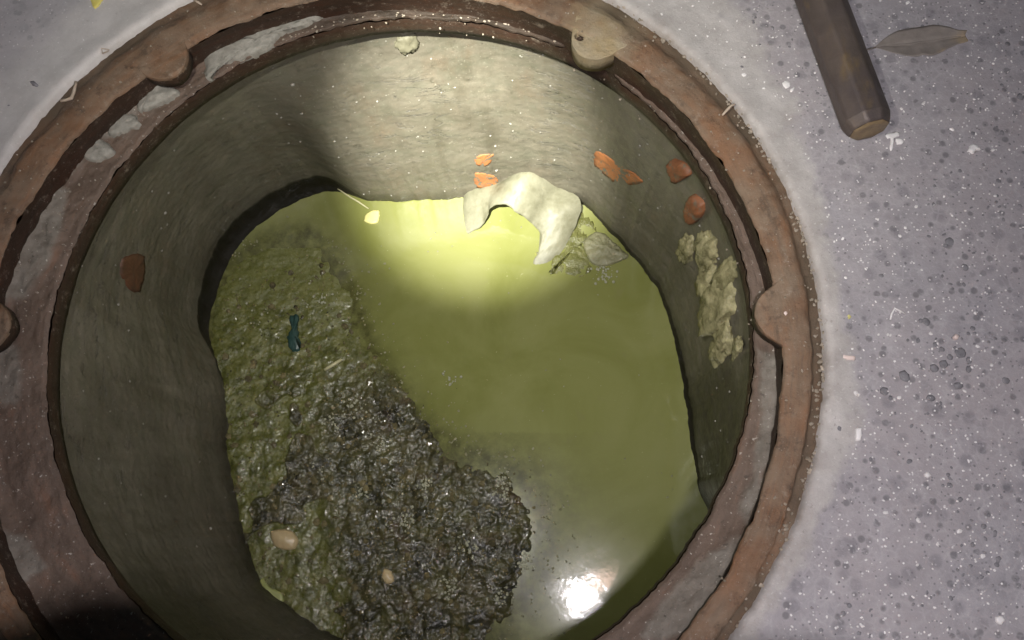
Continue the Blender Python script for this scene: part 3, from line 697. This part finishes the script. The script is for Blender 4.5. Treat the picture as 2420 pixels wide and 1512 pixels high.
wgt = np.sin(np.linspace(0, 1, 60) * np.pi) ** 0.6
for t in tt:
    P = A3 * (1 - t) + B3 * t
    P[:, 2] += 0.012 * wgt * (math.sin(math.pi * (0.15 + 0.75 * t)) - math.sin(math.pi * 0.15) * (1 - t) - math.sin(math.pi * 0.9) * t)
    V.append(P)
for (dy, dz) in ((0.001, -0.004), (0.006, -0.007), (0.03, -0.010)):       # thickness, turned under
    P = B3 + np.c_[np.zeros(60), np.full(60, dy), np.full(60, dz)] ; V.append(P)
V = np.concatenate(V); V = V + 0.0016 * np.c_[fbm(V, 22, 3, 15), fbm(V, 24, 4, 16), fbm(V, 24, 4, 17)] + 0.0007 * np.c_[fbm(V, 130, 2, 18), fbm(V, 130, 2, 19), fbm(V, 130, 2, 20)]
pipe = mesh_obj('broken_pipe', V, grid_faces(60, 23, closed=False), M_PIPE)
tag(pipe, 'pale broken clay pipe mouth jutting from the shaft wall over the water', 'pipe')

# ---------------------------------------------------------------- floating things
def floating(name, px_pts, mat, thick, bulge, lab, cat, z=None, jag=0.001, seed=1, group=None, wrinkle=0.0, rings=6):
    c_ = np.mean(px_pts, axis=0); p = at(c_[0], c_[1], Z_WATER)
    zz = (sludge_z(p[0], p[1]) + 0.001) if z is None else z
    return tag(slab(name, ats(px_pts, zz), (0, 0, 1), thick, mat, bulge, jag, seed, rings=rings, wrinkle=wrinkle), lab, cat, group)
floating('torn_tissue', [(1412, 548), (1436, 558), (1445, 570), (1457, 579), (1469, 591), (1486, 608), (1440, 627), (1400, 625), (1385, 596), (1378, 572), (1392, 558)], M_TISSUE, 0.002, 0.003, 'pale torn wet tissue floating against the right wall', 'tissue', jag=0.0015, wrinkle=0.0022, rings=10)
M_SCUM = simple('scum_skin', (0.07, 0.072, 0.016), (0.13, 0.13, 0.045), 60, 0.2, 0.8, 0.002)
tag(slab('scum_skin', ats([(1354, 520), (1378, 498), (1398, 520), (1412, 548), (1392, 560), (1380, 585), (1402, 630), (1380, 655), (1330, 650), (1296, 648), (1306, 612), (1330, 570)], Z_WATER - .0012), (0, 0, 1), 0.0012, M_SCUM, 0.001, 0.003, 4, rings=12, wrinkle=0.0018), 'wrinkled olive skin of scum between the pipe and the torn tissue', kind='stuff')
floating('leaf_scrap', [(861, 521), (866, 507), (880, 498), (894, 498), (897, 510), (891, 526), (875, 528)], M_BIT, 0.0012, 0.001, 'round pale yellow leaf scrap at the end of a twig on the water', 'leaf')
floating('vegetable_peel', [(640, 1257), (671, 1250), (692, 1256), (706, 1276), (697, 1297), (671, 1299), (648, 1288)], M_TAN, 0.003, 0.005, 'tan rounded peel lying on the dark sludge', 'peel', jag=0.0)
floating('leaf_scrap', [(612, 1377), (622, 1366), (635, 1386), (666, 1403), (669, 1431), (648, 1430), (630, 1416), (614, 1400)], M_GREEN, 0.0012, 0.001, 'dull green jagged leaf scrap at the lower edge of the sludge', 'leaf')
floating('peel_scrap', [(908, 1345), (925, 1350), (932, 1372), (915, 1380), (902, 1365)], M_TAN, 0.002, 0.003, 'small ochre scrap sunk in the dark sludge', 'peel')
floating('plastic_scrap', [(686, 745), (704, 748), (702, 780), (712, 812), (706, 832), (688, 828), (680, 800), (690, 775)], M_TEAL, 0.002, 0.003, 'teal green plastic scrap stuck in the mossy sludge', 'plastic scrap', jag=0.003)
tag(stick('twig', [at(794, 443, Z_WATER + .004), at(828, 466, Z_WATER + .004), at(846, 476, Z_WATER + .003), at(871, 493, Z_WATER + .002)], 0.0014, M_PALESTRAW), 'thin pale twig floating by the wall, ending at a yellow leaf scrap', 'twig')
p0, p1 = at(767, 874, Z_WATER), at(808, 849, Z_WATER); zz = max(sludge_z(*p0[:2]), sludge_z(*p1[:2])) + 0.003
tag(stick('stalk', [at(767, 874, zz), at(787, 862, zz + .001), at(808, 849, zz)], 0.0026, M_PALESTRAW, taper=0.85), 'short pale stalk lying across the sludge', 'stalk')
fr = []  # froth bubbles, plus pale beads on the sludge that imitate wet glints
for (u, v, n_, sp) in ((1428, 645, 60, 26), (1060, 903, 16, 18), (1330, 560, 14, 22), (790, 1000, 18, 14), (850, 1165, 26, 16), (1010, 1150, 30, 18), (1185, 1165, 24, 18), (900, 1050, 26, 22), (960, 1230, 40, 30), (1120, 1290, 40, 30), (1180, 1400, 30, 26), (840, 960, 30, 34), (760, 1110, 20, 30), (1060, 1390, 34, 26), (1240, 1330, 24, 22), (1195, 1135, 30, 22), (620, 760, 20, 50), (760, 720, 26, 44)):
    for _ in range(n_):
        p = at(u + random.gauss(0, sp * .6), v + random.gauss(0, sp * .6), Z_WATER); r = random.uniform(0.0006, 0.0022)
        fr.append((p[0], p[1], sludge_z(p[0], p[1]) + r * 0.3, r, r, r, 0))
tag(joined('froth', fr, M_BUBBLE_GLINT, I2, 0.0, 3, True), 'small clusters of froth bubbles, and pale beads painted as glints, on the water and sludge', 'froth', kind='stuff')
# wet crumbs over the sludge
cr = []
while len(cr) < 3400:
    x = random.uniform(-0.31, 0.15); y = random.uniform(-0.30, 0.22)
    j = int((y - gy[0]) / (gy[1] - gy[0])) * nx + int((x - gx[0]) / (gx[1] - gx[0]))
    if random.random() > mk[j] ** 2 * (1 - 0.6 * moss[j]): continue
    r = random.uniform(0.0005, 0.0017) * (3.2 if random.random() < .07 else 1)
    cr.append((x, y, sludge_z(x, y) + r * .2, r, r * random.uniform(.5, 1.3), r * .7, random.random() * 6))
tag(joined('sludge_crumbs', cr, M_CRUMB, I1, 0.3, 4), 'loose wet crumbs strewn over the sludge crust', 'crumbs', kind='stuff')
# floating flecks on the clear water
fk = []
while len(fk) < 420:
    x = random.uniform(-0.31, 0.2); y = random.uniform(-0.30, 0.25); q_ = poly_sd(np.array([[x, y]]), SP)[0]
    if q_ < -0.01 or random.random() > math.exp(-max(q_, 0) / 0.018): continue
    r = random.uniform(0.0005, 0.0018); fk.append((x, y, max(Z_WATER, sludge_z(x, y)) + .0002, r, r * random.uniform(.5, 1.6), r * .5, random.random() * 6))
for _ in range(150):
    u, v = random.uniform(500, 1620), random.uniform(480, 1300)
    p = at(u, v, Z_WATER); j = int(np.clip((p[1] - gy[0]) / (gy[1] - gy[0]), 0, ny - 1)) * nx + int(np.clip((p[0] - gx[0]) / (gx[1] - gx[0]), 0, nx - 1))
    if random.random() < 0.45 and v > 620 and u > 900: continue
    r = random.uniform(0.0005, 0.0017); fk.append((p[0], p[1], max(Z_WATER, sludge_z(p[0], p[1])) + .0002, r, r * random.uniform(.5, 1.6), r * .5, random.random() * 6))
tag(joined('scum_flecks', fk, M_TISSUE, I1, 0.3, 5), 'tiny pale flecks of scum floating on the water', 'scum', kind='stuff')

# ---------------------------------------------------------------- cement lumps on the ledge
def ledge_lump(px_pts, lab, thick, seed):
    return tag(slab('cement_lump', ats(px_pts, Z_LEDGE), (0, 0, 1), thick, M_CEM, 0.002, 0.0022, seed, 0.006, rings=7), lab, 'cement lump', 'cement lumps caked on the iron ledge')
ledge_lump([(489, 116), (523, 102), (547, 86), (604, 69), (662, 53), (732, 44), (755, 38), (773, 40), (755, 51), (718, 67), (676, 79), (655, 93), (641, 111), (604, 130), (563, 144), (523, 153), (512, 167), (498, 188), (489, 185)],
           'long pale cement strip caked on the ledge right of the smooth brown lug', 0.006, 141)
ledge_lump([(354, 206), (380, 196), (428, 220), (407, 236), (370, 255), (335, 268), (330, 250), (346, 232)], 'ragged cement lump on the ledge just below the smooth brown lug', 0.007, 142)
ledge_lump([(275, 290), (310, 272), (330, 280), (333, 300), (298, 318), (262, 324)], 'middle cement lump between two others along the ledge', 0.006, 143)
ledge_lump([(195, 360), (225, 332), (262, 342), (272, 365), (245, 380), (205, 381)], 'rounded grey cement lump lowest of the row on the ledge', 0.006, 144)

# crumbs and grit along the ledge, the rim and the wall
gr = []
def ring_spot(a, r, c_, z): return (c_[0] + r * math.cos(a), c_[1] + r * math.sin(a), z)
for _ in range(330):
    a = random.uniform(0, 2 * math.pi); r = random.uniform(0.340, 0.408); r0 = random.uniform(0.0005, 0.0013)
    z = Z_LEDGE + 0.002 if r < 0.363 else 0.0025 if r < 0.392 else -0.002
    x, y, z = ring_spot(a, r, C_FL, z); gr.append((x, y, z, r0, r0 * random.uniform(.6, 1.5), r0, random.random() * 6))
for k_ in range(330):       # debris caught against the mortar edge on the right
    a = random.gauss(0.1, 0.55); r = random.gauss(0.403, 0.0035); r0 = random.uniform(0.0006, 0.002)
    x, y, z = ring_spot(a, r, C_OUT, -0.002); gr.append((x, y, z, r0, r0 * random.uniform(.6, 1.5), r0 * .8, random.random() * 6))
for k_ in range(46):        # along the ledge edge at the far side
    a = random.uniform(1.1, 2.0); x, y, z = ring_spot(a, R_OP + random.uniform(.001, .006), C_OP, Z_LEDGE + .001); r0 = random.uniform(.0005, .0012)
    gr.append((x, y, z, r0 * 1.5, r0, r0, a + 1.57))
tag(joined('ring_grit', gr, M_RGRIT, I1, 0.3, 6), 'pale grit and crumbs caught on the iron ring and in its edge', 'grit', kind='stuff')

wg = []
while len(wg) < 230:
    u, v = random.uniform(150, 1780), random.uniform(60, 1300); p, nn = on_wall(u, v)
    if nn.z > 0.85 or p.z > Z_UNDER - .004 or p.z < -0.40: continue
    if u < 600 and random.random() < 0.6: continue
    r0 = random.uniform(0.0005, 0.0015) * (1.9 if random.random() < .08 else 1); wg.append((p.x, p.y, p.z, r0, r0 * random.uniform(.6, 1.4), r0 * random.uniform(.5, 1), random.random() * 6))
tag(joined('wall_grit', wg, M_CEM, I1, 0.3, 12), 'small grit stuck in the wet render of the shaft wall', 'grit', kind='stuff')

# ---------------------------------------------------------------- things on the paving
Zg = 0.0006
def chip(name, px_pts, mat, lab, cat, thick=0.0012, bulge=0.0006, seed=1, group=None):
    return tag(slab(name, ats(px_pts, Zg), (0, 0, 1), thick, mat, bulge, 0.0008, seed, 0.001), lab, cat, group)
# steel bar
p0, p1 = at(1930, 0, 0.0), at(2047, 315, 0.0)
ax = p1 - p0; ax[2] = 0; ax /= np.linalg.norm(ax); nr = np.array([-ax[1], ax[0], 0])
BR = 0.0222; end = at(2046, 318, 0.012); end[2] = BR * math.cos(math.pi / 8)
bar = empty('steel_bar', (float(end[0]), float(end[1]), 0.0))
tag(bar, 'dark rusty octagonal steel bar lying on the paving beside a dried leaf', 'steel bar')
V = []; stations = [(0.0, 0.80), (0.0015, 0.88), (0.010, 1.0), (0.12, 1.0), (0.25, 1.0), (0.5, 1.0), (0.9, 1.0)]
for (s0, f_) in stations:
    for k_ in range(8):
        ph = math.pi / 8 + k_ * math.pi / 4
        for dph, ff_ in ((-0.36, 0.955), (-0.30, 0.985), (0.30, 0.985), (0.36, 0.955)):
            pass
        p = -ax * s0 + nr * (BR * f_ * math.cos(ph)) + np.array([0, 0, BR * f_ * math.sin(ph) + BR * math.cos(math.pi / 8) + 0.001]); V.append(p)
bm = bmesh.new(); vs = [bm.verts.new(p) for p in V]
for r_ in range(len(stations) - 1):
    for k_ in range(8): bm.faces.new((vs[r_ * 8 + k_], vs[r_ * 8 + (k_ + 1) % 8], vs[(r_ + 1) * 8 + (k_ + 1) % 8], vs[(r_ + 1) * 8 + k_]))
bm.normal_update()
me = bpy.data.meshes.new('bar_shank'); bm.to_mesh(me); bm.free(); me.materials.append(M_BAR)
o = bpy.data.objects.new('bar_shank', me); COL.objects.link(o); o.parent = bar
md = o.modifiers.new('bevel', 'BEVEL'); md.width = 0.0022; md.segments = 3; md.limit_method = 'ANGLE'; md.angle_limit = math.radians(20)
fv = [V[k_] for k_ in range(8)]; cc_ = np.mean(fv, axis=0)
EV = [p + ax * 0.0004 for p in fv] + [cc_ + (p - cc_) * 0.9 + ax * 0.0016 for p in fv] + [cc_ + (p - cc_) * 0.55 + ax * 0.0012 for p in fv]
EF = grid_faces(8, 3).tolist() + [list(range(16, 24))]
mesh_obj('bar_end', EV, EF, M_BAREND, bar)

# dried leaf
lo = [(2066, 113), (2088, 94), (2118, 77), (2168, 69), (2205, 63), (2237, 66), (2262, 74), (2284, 73), (2277, 87), (2286, 99), (2257, 109), (2227, 124), (2202, 135), (2178, 134), (2163, 137), (2128, 133), (2093, 122)]
leaf = empty('dry_leaf', tuple(map(float, at(2066, 113, 0))))
tag(leaf, 'flat grey brown dried leaf with its stem towards the steel bar', 'leaf')
L0 = np.array(leaf.location)
pts = ats(lo, 0.002); A, B = at(2066, 113, .002), at(2284, 84, .002); n_ = 60
# blade: cross ribs from lower edge to upper edge
top = spline(pts[:8], n_); bot = spline(np.array([pts[0]] + list(pts[:7:-1])), n_)
V, tip = [], []
for t in np.linspace(0, 1, 13):
    q = top * (1 - t) + bot * t
    e = 2 * abs(t - 0.5)
    q[:, 2] = 0.0015 + 0.0022 * e ** 2 * np.sin(np.linspace(0, np.pi, n_)) + 0.0008 * fbm(q, 60, 3, 91) + 0.0012 - 0.0012 * (e < 0.1)
    V.append(q); tip.append(sstep(0.70, 0.95, np.linspace(0, 1, n_) + 0.25 * fbm(q, 70, 3, 92)) * (0.4 + 0.6 * t))
V = np.concatenate(V) - L0
o = mesh_obj('blade', V, grid_faces(n_, 13, closed=False), M_LEAF, leaf, attrs={'tip': np.concatenate(tip)})
sm = o.modifiers.new('thick', 'SOLIDIFY'); sm.thickness = 0.0005
mid_ = (top + bot) / 2 - L0; mid_[:, 2] = 0.0034
o = stick('midrib', mid_[2:-6:4], 0.0005, M_LEAF); o.parent = leaf
o = stick('stem', [at(2018, 118, .0016) - L0, at(2040, 119, .0022) - L0, at(2055, 116, .0028) - L0, at(2070, 112, .003) - L0], 0.0011, M_LEAF); o.parent = leaf

chip('petal', [(208, -16), (250, -16), (236, 8), (223, 20), (214, 2)], M_YELLOW, 'bright yellow petal on the mortar at the top left edge', 'petal', 0.0008)
chip('paper_scrap', [(2095, 317), (2122, 312), (2125, 321), (2112, 325), (2109, 352), (2103, 355), (2104, 327), (2097, 326)], M_WHITE, 'white T shaped paper scrap just past the end of the steel bar', 'scrap', 0.001)
chip('paper_scrap', [(2118, 330), (2128, 327), (2136, 336), (2126, 341), (2119, 340)], M_WHITE, 'small white scrap touching the T shaped one', 'scrap', 0.001)
chip('paint_fleck', [(1850, 195), (1858, 190), (1866, 195), (1867, 204), (1859, 208), (1851, 204)], M_WHITE, 'round white paint fleck left of the steel bar', 'fleck', 0.0006)
chip('paint_fleck', [(1867, 212), (1876, 206), (1877, 211), (1871, 218)], M_WHITE, 'smaller white fleck just below the round one left of the steel bar', 'fleck', 0.0006)
chip('wood_chip', [(1990, 839), (2020, 843), (2021, 851), (2008, 851), (1989, 847)], M_PINK, 'pinkish wood chip lying near the right rim', 'chip', 0.002)
chip('white_chip', [(2023, 1013), (2034, 1011), (2036, 1024), (2032, 1041), (2023, 1042), (2020, 1030)], M_WHITE, 'upright oblong white chip below the pinkish wood chip', 'chip', 0.002)
chip('white_chip', [(2288, 353), (2296, 341), (2309, 346), (2316, 353), (2306, 355), (2297, 362)], M_WHITE, 'white curled chip right of the steel bar end', 'chip', 0.002)
chip('pink_chip', [(2250, 796), (2258, 790), (2265, 797), (2261, 803), (2252, 801)], M_PINK, 'tiny pink chip on the open paving at the right', 'chip', 0.002)
chip('yellow_crumb', [(2001, 748), (2008, 744), (2012, 750), (2005, 755)], M_BIT, 'tiny yellow crumb beside the rim near the reddish lug', 'crumb', 0.0015)
chip('white_chip', [(2352, 1460), (2364, 1456), (2372, 1464), (2366, 1476), (2354, 1473)], M_WHITE, 'white chip near the bottom right corner', 'chip', 0.002)
chip('white_chip', [(2184, 1120), (2192, 1116), (2199, 1124), (2192, 1130), (2184, 1127)], M_WHITE, 'small white chip alone on the lower right paving', 'chip', 0.0015)
chip('seed', [(74, 195), (82, 194), (92, 202), (88, 206), (78, 203)], M_DARK, 'dark seed lying on the pale mortar at the left', 'seed', 0.002, 0.002)
chip('grit_stone', [(1850, 1420 - 680), (1856, 736), (1862, 742), (1856, 747)], M_PINK, 'pale crumb in the hole of the reddish lug', 'crumb')
tag(stick('wire_scrap', [at(2104, 755, .002), at(2107, 742, .002), at(2114, 728, .003), at(2126, 734, .003), at(2140, 741, .002)], 0.0010, M_WHITE), 'bent white wire scrap near the right rim', 'wire scrap')
zr = 0.004
tag(stick('straw', [at(242, 126, zr), at(240, 114, zr), at(258, 117, zr)][::-1] + [at(258, 120, zr)], 0.0009, M_STRAW), 'tiny curled straw on the upper left rim', 'straw')
tag(stick('straw', [at(143, 238, zr), at(155, 236, zr), at(169, 232, zr), at(174, 220, zr), at(177, 207, zr), at(180, 193, zr)], 0.0018, M_STRAW, taper=0.8), 'bent hook shaped straw at the left edge of the rim', 'straw')
tag(stick('straw', [at(456, -2, zr), at(467, 4, zr), at(477, 11, zr)], 0.0013, M_STRAW), 'short straight straw on the rim at the top', 'straw')
tag(stick('straw', [at(1707, 272, zr), at(1716, 262, zr), at(1727, 250, zr), at(1736, 246, zr)], 0.0016, M_STRAW), 'pale straw on the outer rim at the upper right', 'straw')

# embedded dark stones and pale specks of the paving
st = []
for (u, v, r) in ((2270, 833, 13), (2246, 843, 7), (2291, 851, 8), (2290, 872, 9), (2138, 888, 14), (2090, 924, 10), (2377, 899, 9), (2281, 631, 9), (1981, 1012, 9), (1920, 455, 8), (2245, 570, 11), (1985, 841, 6), (2265, 911, 11), (2208, 870, 10),
                  (2412, 228, 10), (2300, 315, 6), (2148, 76, 6), (1866, 110, 4), (1988, 1138, 7), (2300, 1287, 6), (2190, 760, 10), (2200, 940, 11), (1990, 700, 7), (2230, 860, 10), (2105, 940, 6), (20, 250, 12)):
    p = at(u, v, Zg); rr = r / GF * 0.78; st.append((p[0], p[1], 0.0002, rr, rr * random.uniform(.7, 1.1), 0.0006, random.random() * 6))
while len(st) < 620:
    u, v = random.uniform(1700, 2500), random.uniform(-60, 1580); p = at(u, v, Zg)
    dr = math.hypot(p[0], p[1]) - R_OUT
    if dr < 0.02 or random.random() > (dr - 0.01) / 0.10: continue
    rr = random.uniform(0.0007, 0.0024) * random.uniform(.6, 1.2); st.append((p[0], p[1], 0.0, rr, rr * random.uniform(.5, 1.0), 0.00035, random.random() * 6))
tag(joined('embedded_stones', st, M_DARK, I2, 0.12, 8, True), 'dark aggregate stones set in the worn paving', 'stones', kind='stuff')
sp = []
while len(sp) < 1500:
    u, v = random.uniform(1480, 2480), random.uniform(-40, 1560); p = at(u, v, Zg)
    dr = math.hypot(p[0], p[1]) - R_OUT
    if dr < 0.004: continue
    rr = random.uniform(0.0004, 0.0011) * (1.8 if random.random() < .07 else 1); sp.append((p[0], p[1], 0.0004, rr, rr * random.uniform(.4, 1.6), rr * .6, random.random() * 6))
for _ in range(60):
    u, v = random.uniform(-20, 420), random.uniform(-20, 300); p = at(u, v, Zg)
    if math.hypot(p[0], p[1]) < R_OUT + .004: continue
    rr = random.uniform(0.0004, 0.001); sp.append((p[0], p[1], 0.0006, rr, rr, rr * .6, 0))
tag(joined('paving_grit', sp, M_GRIT, I1, 0.3, 9), 'white grit and quartz specks scattered over the paving', 'grit', kind='stuff')

# ---------------------------------------------------------------- the person squatting at the near edge, holding the lights
M_CLOTH = simple('dark_trousers', (0.02, 0.02, 0.024), (0.04, 0.04, 0.046), 200, 0.8, 0.3)
M_SHIRT = simple('grey_jacket', (0.05, 0.05, 0.055), (0.09, 0.09, 0.095), 150, 0.8, 0.3)
M_SKIN = simple('skin', (0.42, 0.27, 0.19), (0.50, 0.33, 0.24), 60, 0.5, 0.1)
M_HAIR = simple('black_hair', (0.008, 0.007, 0.006), (0.02, 0.018, 0.016), 250, 0.5, 0.5)
M_SHOE = simple('dark_shoe', (0.015, 0.014, 0.014), (0.035, 0.032, 0.03), 80, 0.5, 0.2)
person = empty('person', (0.17, -0.62, 0.0))
tag(person, 'person in dark trousers squatting at the near edge of the manhole', 'person')
P0 = np.array([0.17, -0.62, 0.0])
def skin(name, verts, edges, radii, mat, parent, sub=2):
    me = bpy.data.meshes.new(name); me.from_pydata([tuple(np.array(v) - P0) for v in verts], edges, [])
    o = bpy.data.objects.new(name, me); COL.objects.link(o); o.parent = parent
    o.modifiers.new('skin', 'SKIN'); sv = me.skin_vertices[0].data
    for k_, r in enumerate(radii): sv[k_].radius = (r, r); sv[k_].use_root = (k_ == 0)
    sb = o.modifiers.new('sub', 'SUBSURF'); sb.levels = sb.render_levels = sub
    o.modifiers['skin'].use_smooth_shade = True; me.materials.append(mat); return o
KL, KR = (0.008, -0.2645, 0.395), (0.2816, -0.284, 0.395)
bv = [(0.17, -0.80, 0.27), (0.17, -0.80, 0.42), (0.17, -0.74, 0.60), (0.17, -0.66, 0.78), (0.17, -0.62, 0.86),
      (0.07, -0.78, 0.26), (0.055, -0.56, 0.33), KL, (0.05, -0.42, 0.23), (0.055, -0.51, 0.085),
      (0.27, -0.78, 0.26), (0.29, -0.56, 0.33), KR, (0.30, -0.42, 0.23), (0.30, -0.51, 0.085)]
be = [(0, 1), (1, 2), (2, 3), (3, 4), (0, 5), (5, 6), (6, 7), (7, 8), (8, 9), (0, 10), (10, 11), (11, 12), (12, 13), (13, 14)]
body = skin('body', bv, be, [.13, .135, .14, .13, .06, .105, .088, .085, .066, .05, .105, .088, .085, .066, .05], M_CLOTH, person)
for s_, hx, hy in ((-1, 0.085, -0.02), (1, 0.285, -0.235)):
    sh = (0.17 + s_ * 0.16, -0.64, 0.80); wr = (hx + s_ * 0.01, hy - 0.08, 0.80)
    el = ((sh[0] + wr[0]) / 2 + s_ * 0.06, (sh[1] + wr[1]) / 2 - 0.02, 0.70 if s_ > 0 else 0.79)
    skin('sleeve', [(0.17 + s_ * 0.08, -0.66, 0.79), sh, el, wr], [(0, 1), (1, 2), (2, 3)], [.06, .062, .046, .033], M_SHIRT, person)
    hv = [wr, (hx, hy - 0.03, 0.80)]; he = [(0, 1)]; hr = [.026, .03]
    skin('hand', hv, he, hr, M_SKIN, person)
    for k_ in range(4):
        fx = hx - s_ * 0.024 + s_ * 0.016 * k_; ln = (0.85, 1.0, 0.95, 0.75)[k_]
        skin('finger', [(fx, hy - 0.02, 0.802), (fx, hy + 0.018 * ln, 0.806), (fx, hy + 0.034 * ln, 0.792), (fx, hy + 0.036 * ln, 0.775)], [(0, 1), (1, 2), (2, 3)], [.009, .0085, .008, .007], M_SKIN, person, 1)
    skin('thumb', [(hx - s_ * 0.02, hy - 0.04, 0.795), (hx - s_ * 0.042, hy - 0.015, 0.785), (hx - s_ * 0.045, hy + 0.008, 0.775)], [(0, 1), (1, 2)], [.011, .010, .008], M_SKIN, person, 1)
for x in (0.052, 0.302):
    skin('shoe', [(x, -0.545, 0.045), (x, -0.50, 0.055), (x, -0.445, 0.04), (x, -0.405 - 0.02, 0.03)], [(0, 1), (1, 2), (2, 3)], [.04, .042, .04, .03], M_SHOE, person)
hd = skin('head', [(0.17, -0.62, 0.86), (0.17, -0.59, 0.93), (0.17, -0.565, 1.00), (0.17, -0.545, 1.06), (0.17, -0.50, 0.99)], [(0, 1), (1, 2), (2, 3), (2, 4)], [.06, .075, .12, .11, .07], M_SKIN, person)
for s_ in (-1, 1): mesh_obj('ear', I2[0] * np.array([.012, .02, .03]) + np.array([0.17 + s_ * .088, -0.57, 1.0]) - P0, I2[1], M_SKIN, hd)
mesh_obj('nose', I2[0] * np.array([.013, .02, .016]) + np.array([0.17, -0.462, 0.99]) - P0, I2[1], M_SKIN, hd)
for s_ in (-1, 1): mesh_obj('eye', I2[0] * .011 + np.array([0.17 + s_ * .03, -0.478, 1.02]) - P0, I2[1], M_HAIR, hd)
mesh_obj('mouth', I2[0] * np.array([.024, .008, .006]) + np.array([0.17, -0.466, 0.955]) - P0, I2[1], M_BRICKD, hd)
hv_ = I3[0] * np.array([.098, .105, .09]) + np.array([0.17, -0.575, 1.065]) - P0; mesh_obj('hair', hv_ + 0.004 * fbm(hv_, 40, 3, 1)[:, None], I3[1], M_HAIR, hd)
